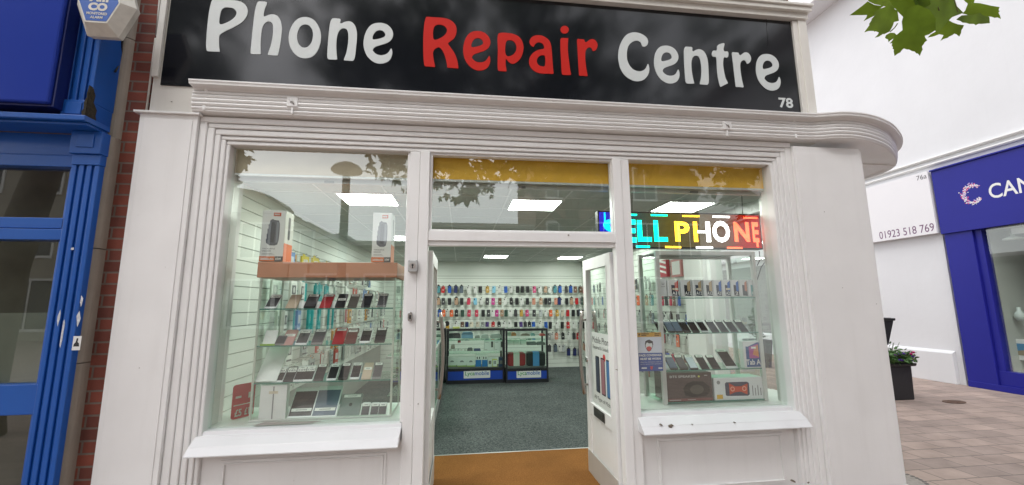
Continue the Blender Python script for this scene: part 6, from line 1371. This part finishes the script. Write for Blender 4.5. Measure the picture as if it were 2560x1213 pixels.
# the low hanging sprays that the left window and the fanlight mirror
MIR = lambda x, y, v: (lambda w: Vector((w.x, 2*YG-w.y, w.z)))(at(x, y, Y=v))
for x, y, v, r, n in ((585, 345, 6.3, .30, 13), (600, 395, 6.1, .18, 7), (960, 340, 6.3, .28, 14), (985, 372, 6.2, .22, 12), (1030, 352, 6.4, .26, 14), (1130, 380, 6.5, .32, 16), (1180, 425, 6.6, .30, 12), (1290, 372, 6.4, .26, 10), (1420, 395, 6.6, .40, 18), (1490, 420, 6.6, .45, 20), (1180, 480, 6.8, .22, 9), (1470, 500, 6.9, .35, 14), (1600, 400, 6.6, .4, 22), (1680, 430, 6.8, .4, 22), (1760, 405, 6.5, .4, 22), (1830, 440, 6.8, .4, 22), (1900, 410, 6.6, .4, 22), (1720, 480, 7.2, .4, 18), (1860, 490, 7.2, .4, 18), (1640, 360, 6.6, .4, 20), (1800, 370, 6.6, .4, 20), (1400, 440, 6.9, .3, 12)):
    spray(MIR(x, y, v), r, n, .24)
for k in range(190):  # unseen sprays added to darken what the sign mirrors, sky gaps left open
    x, y, v = rg.uniform(300, 2050) if k < 150 else rg.uniform(300, 590), rg.uniform(-60, 250), rg.uniform(7.2, 10.0)
    if (510 < x < 890 and y > 45) or (1850 < x < 1990 and y < 170) or (1600 < x < 1720 and 70 < y < 140): continue
    c = MIR(x, y, v)
    if c.z > 3.7: spray(c, rg.uniform(.45, .7), 15)
mb.build("crown", SHADELEAF, tree, fix=False)
# the branch end in view: leaves about 1.2 m from the lens
OB = lambda x, y, Yd: at(2100+x/5.565, y/5.565, Y=Yd)
mb = MB()
SPRIG = [(.97, [(130,215),(300,90),(385,20),(480,70),(560,80),(640,60),(560,120),(470,180),(490,215),(440,240),(325,298),(365,245),(378,210),(300,212),(220,212)]),
    (.93, [(335,452),(410,350),(402,338),(440,280),(436,268),(490,210),(460,185),(560,120),(680,80),(800,150),(820,290),(750,310),(740,350),(720,390),(690,440),(650,460),(610,480),(600,472),(545,510),(480,528),(520,490),(540,455),(495,436),(480,445),(470,432),(400,432)]),
    (.90, [(760,780),(745,720),(750,690),(728,680),(738,655),(718,640),(726,600),(690,610),(730,560),(760,510),(830,450),(870,420),(860,300),(900,150),(1080,60),(1250,140),(1330,260),(1330,420),(1240,480),(1180,500),(1190,535),(1215,560),(1180,590),(1162,620),(1140,645),(1150,690),(1130,730),(1112,780),(1080,745),(1060,745),(1040,720),(1000,712),(960,690),(930,690),(890,675),(860,700),(840,730),(800,750)]),
    (.94, [(1000,-40),(1300,-60),(1590,-30),(1600,60),(1660,120),(1720,180),(1560,240),(1500,300),(1440,380),(1370,460),(1335,430),(1310,400),(1240,370),(1270,310),(1300,300),(1180,200),(1060,100)]),
    (.97, [(1290,370),(1370,400),(1510,280),(1560,310),(1640,340),(1725,352),(1710,390),(1690,420),(1685,460),(1660,510),(1620,480),(1590,470),(1565,490),(1520,510),(1500,528),(1440,545),(1395,573),(1425,520),(1440,490),(1380,478),(1300,510),(1215,525),(1260,480),(1330,440)]),
    (.96, [(1615,275),(1650,245),(1690,215),(1850,205),(1945,180),(1990,215),(2080,235),(2085,325),(1960,335),(1930,332),(1890,352),(1860,335),(1800,335),(1760,322),(1700,315),(1680,295)]),
    (1.0, [(1740,150),(1780,50),(1860,40),(1950,45),(2100,80),(2222,100),(2205,140),(2222,155),(2205,180),(2225,215),(2240,265),(2190,245),(2150,250),(2110,235),(2070,230),(1950,240),(1800,215),(1700,190)]),
    (.98, [(640,490),(700,455),(760,460),(795,495),(770,525),(740,540),(700,565),(675,590),(668,550),(640,540),(625,525)]),
    (1.0, [(1700,-60),(1720,0),(1750,30),(1790,62),(1830,42),(1862,44),(1880,-20)]),
    (.99, [(340,-60),(400,20),(480,60),(560,75),(640,95),(700,130),(760,120),(900,165),(1000,140),(1100,80),(1130,45),(1170,10),(1210,-60)]),
    (.92, [(640,-80),(720,60),(800,160),(880,240),(940,200),(1080,260),(1150,130),(1260,60),(1250,-80)]),
    (.98, [(1280,-80),(1300,60),(1340,160),(1450,210),(1560,150),(1592,40),(1600,-80)])]
for k, (Yd, pts) in enumerate(SPRIG):
    me = flatmesh([pts], 0.0); cx_ = sum(p[0] for p in pts)/len(pts); cy_ = sum(p[1] for p in pts)/len(pts)
    mb.add([OB(v.co.x, v.co.y, Yd+.00006*(v.co.x-cx_)*(1 if k % 2 else -1)+.00008*(v.co.y-cy_)) for v in me.vertices], [tuple(p.vertices) for p in me.polygons])
mb.build("hanging_leaves", PLEAF, tree, fix=False)
mb = MB()
for a_, b_ in (((1000, -260), (950, 150)), ((1380, 150), (1200, -250)), ((1640, 170), (1500, -220)), ((700, 440), (800, 330)), ((600, -30), (900, -260)), ((770, -10), (950, -260))):
    mb.tube([OB(*b_, .93), OB((a_[0]+b_[0])/2+12, (a_[1]+b_[1])/2, .93), OB(*a_, .93)], .0016, 5)
mb.tube([Vector((1.5, 1.0, 2.72)), OB(1350, -330, .95), OB(950, -330, .94)], [.009, .006, .004], 6)
mb.build("twig", mat("leaf_stalk", (.16, .17, .05), .6), tree)

T2 = Vector((-5.6, .2, 0))
tree2 = empty("plane_tree", T2, "plane tree on the pavement mirrored in the blue shop's windows", "tree")
mb = MB(); mb.tube([T2+Vector(v) for v in ((0, 0, -.05), (.02, 0, .4), (.05, -.05, 2.0), (.2, -.2, 3.6), (.5, -.5, 5.4), (.8, -.9, 7.2))], [.30, .22, .19, .16, .11, .04], 12); mb.build("trunk", BARK, tree2)
mb = MB()
for l in (((-5.4, .05, 3.4), (-4.4, -.8, 4.8), (-3.4, -1.6, 5.6)), ((-5.3, 0, 3.8), (-6.3, -1.0, 5.2), (-7.0, -1.6, 5.8)), ((-5.2, -.2, 4.6), (-5.0, -2.0, 6.0), (-4.8, -3.0, 6.6))): mb.tube([Vector(p) for p in l], [.08, .05, .015], 8)
mb.build("limb", BARK, tree2)
mb = MB(); nclump = 0
while nclump < 95:
    u = Vector((rg.uniform(-1, 1), rg.uniform(-1, 1), rg.uniform(-1, 1)))
    if u.length > 1 or u.length < .4: continue
    spray(Vector((-6.4+u.x*2.3, -1.6+u.y*2.3, 6.1+u.z*1.9)), rg.uniform(.45, .75), 15); nclump += 1
mb.build("crown", SHADELEAF, tree2, fix=False)
# ------------------------------------------------------------------ street lamp mirrored in the left window
p = MIR(867, 430, 6.8); t = empty("street_lamp", (p.x, p.y, 0), "tall grey lamp post with a mushroom shaped head, mirrored in the left window", "street lamp")
mb = MB(); mb.lathe([(.001, 0), (.11, 0), (.11, .9), (.075, 1.0), (.06, p.z), (.001, p.z)], (0, 0, 0), 16); onto(t, "post", mb, mat("lamp_grey", (.16, .16, .15), .5))
mb = MB(); mb.lathe([(.001, -.02), (.10, -.02), (.24, .0), (.25, .03), (.20, .10), (.10, .15), (.001, .165)], (0, 0, p.z), 20); onto(t, "lamp_head", mb, mat("lamp_cream", (.42, .36, .24), .5))
# ------------------------------------------------------------------ houses over the road
OP = -14.9
def opp(name, lab, px0, px1, ytop, m, storeys, kind="flat", depth=7.0, win=True):
    a = MIR(px0, ytop, 2*YG-OP); b = MIR(px1, ytop, 2*YG-OP); zt = (a.z+b.z)/2; x0, x1 = a.x, b.x
    t = empty(name, ((x0+x1)/2, OP, 0), lab, "house", None)
    mb = MB(); mb.box(x0+.01, x1-.01, OP-depth, OP, 0, zt); mb.build("wall", m, t)
    if kind == "pediment":
        c = (x0+x1)/2; w = x1-x0; pts = [(c-w/2*1.02, zt)]+[(c-w*.45*math.cos(k*math.pi/14), zt+.12+1.15*math.sin(k*math.pi/14)) for k in range(15)]+[(c+w/2*1.02, zt)]
        pts = [(c-w/2*1.02, zt), (c+w/2*1.02, zt)]+pts[-2:0:-1]
        mb = MB(); mb.prism(pts, OP-1.2, OP+.15, 'Y'); mb.build("curved_gable", m, t)
        mb = MB(); mb.lathe([(.001, -.15), (.30, -.1), (.14, .05), (.10, .20), (.30, .38), (.34, .46), (.16, .50), (.13, .60), (.2, .66), (.12, .78), (.001, .82)], (c+.2, OP-.5, zt+1.30), 12); mb.build("urn", m, t)
    elif kind == "hip":
        c = (x0+x1)/2; mb = MB(); mb.add([(x0-.2, OP+.3, zt), (x1+.2, OP+.3, zt), (x1+.2, OP-depth, zt), (x0-.2, OP-depth, zt), (c, OP-depth*.35, zt+.8), (c, OP-depth*.65, zt+.8)], [(0, 1, 4), (1, 2, 5, 4), (2, 3, 5), (3, 0, 4, 5), (3, 2, 1, 0)]); mb.build("roof", MATS["slate_roof"], t)
    else:
        mb = MB(); mb.box(x0+.01, x1-.01, OP, OP+.18, zt-.25, zt); mb.build("parapet", mat("pale_cornice", (.50, .48, .43), .7), t)
    if win:
        nw = max(1, int((x1-x0)/2.4)); hs = zt/storeys
        for s_ in range(storeys):
            for k in range(nw):
                c = x0+(k+.5)*(x1-x0)/nw; zb_ = hs*s_+(.5 if s_ == 0 else .8); zh = min(hs*.55, 1.9)+(.5 if s_ == 0 else 0); ww = .6 if s_ else .95
                mb = MB(); mb.box(c-ww-.1, c+ww+.1, OP, OP+.06, zb_-.12, zb_); mb.box(c-ww-.1, c-ww, OP, OP+.05, zb_, zb_+zh+.1); mb.box(c+ww, c+ww+.1, OP, OP+.05, zb_, zb_+zh+.1); mb.box(c-ww, c+ww, OP, OP+.05, zb_+zh, zb_+zh+.1); mb.box(c-.03, c+.03, OP, OP+.04, zb_, zb_+zh)
                f = mb.build("window", WPLA, t)
                mb = MB(); mb.box(c-ww, c+ww, OP+.002, OP+.014, zb_, zb_+zh); f2 = mb.build("pane", mat("dark_house_glass", (.03, .035, .04), .08), None); f2.parent = f; f2.location = -Vector(t.location) if False else Vector((0, 0, 0))
                for v in f2.data.vertices: v.co -= Vector(t.location)
    return t
HB = mat("beige_house_render", (.36, .33, .27), .8, .1, 1.5); HC = mat("cream_house_render", (.50, .46, .38), .8, .08, 1.5); HK_ = brickmat("brown_house_brick", (.20, .10, .065), (.15, .08, .055), (.2, .18, .15), .225, .075, .008, (0, 2))
opp("corner_house", "wide beige house over the road, facing the blue shop", -900, 360, 360, HB, 3)
opp("gabled_house", "beige house over the road with a curved gable and stone urn", 372, 730, 532, HB, 2, "pediment")
opp("narrow_house", "narrow cream house over the road beside the curved gable", 731, 776, 556, HC, 2)
opp("low_house", "low house over the road with a slate hipped roof", 778, 865, 600, HB, 1, "hip")
opp("low_shop", "low cream shop over the road beside the hipped roof", 868, 1062, 604, HC, 1)
opp("terrace_house", "two storey cream house over the road, facing the shop door", 1064, 1335, 560, HC, 2)
opp("brick_house", "tall brown brick house over the road, facing the right window", 1337, 1760, 395, HK_, 3)
opp("end_house", "cream end house over the road at the alley mouth", 1764, 2400, 480, HC, 3)
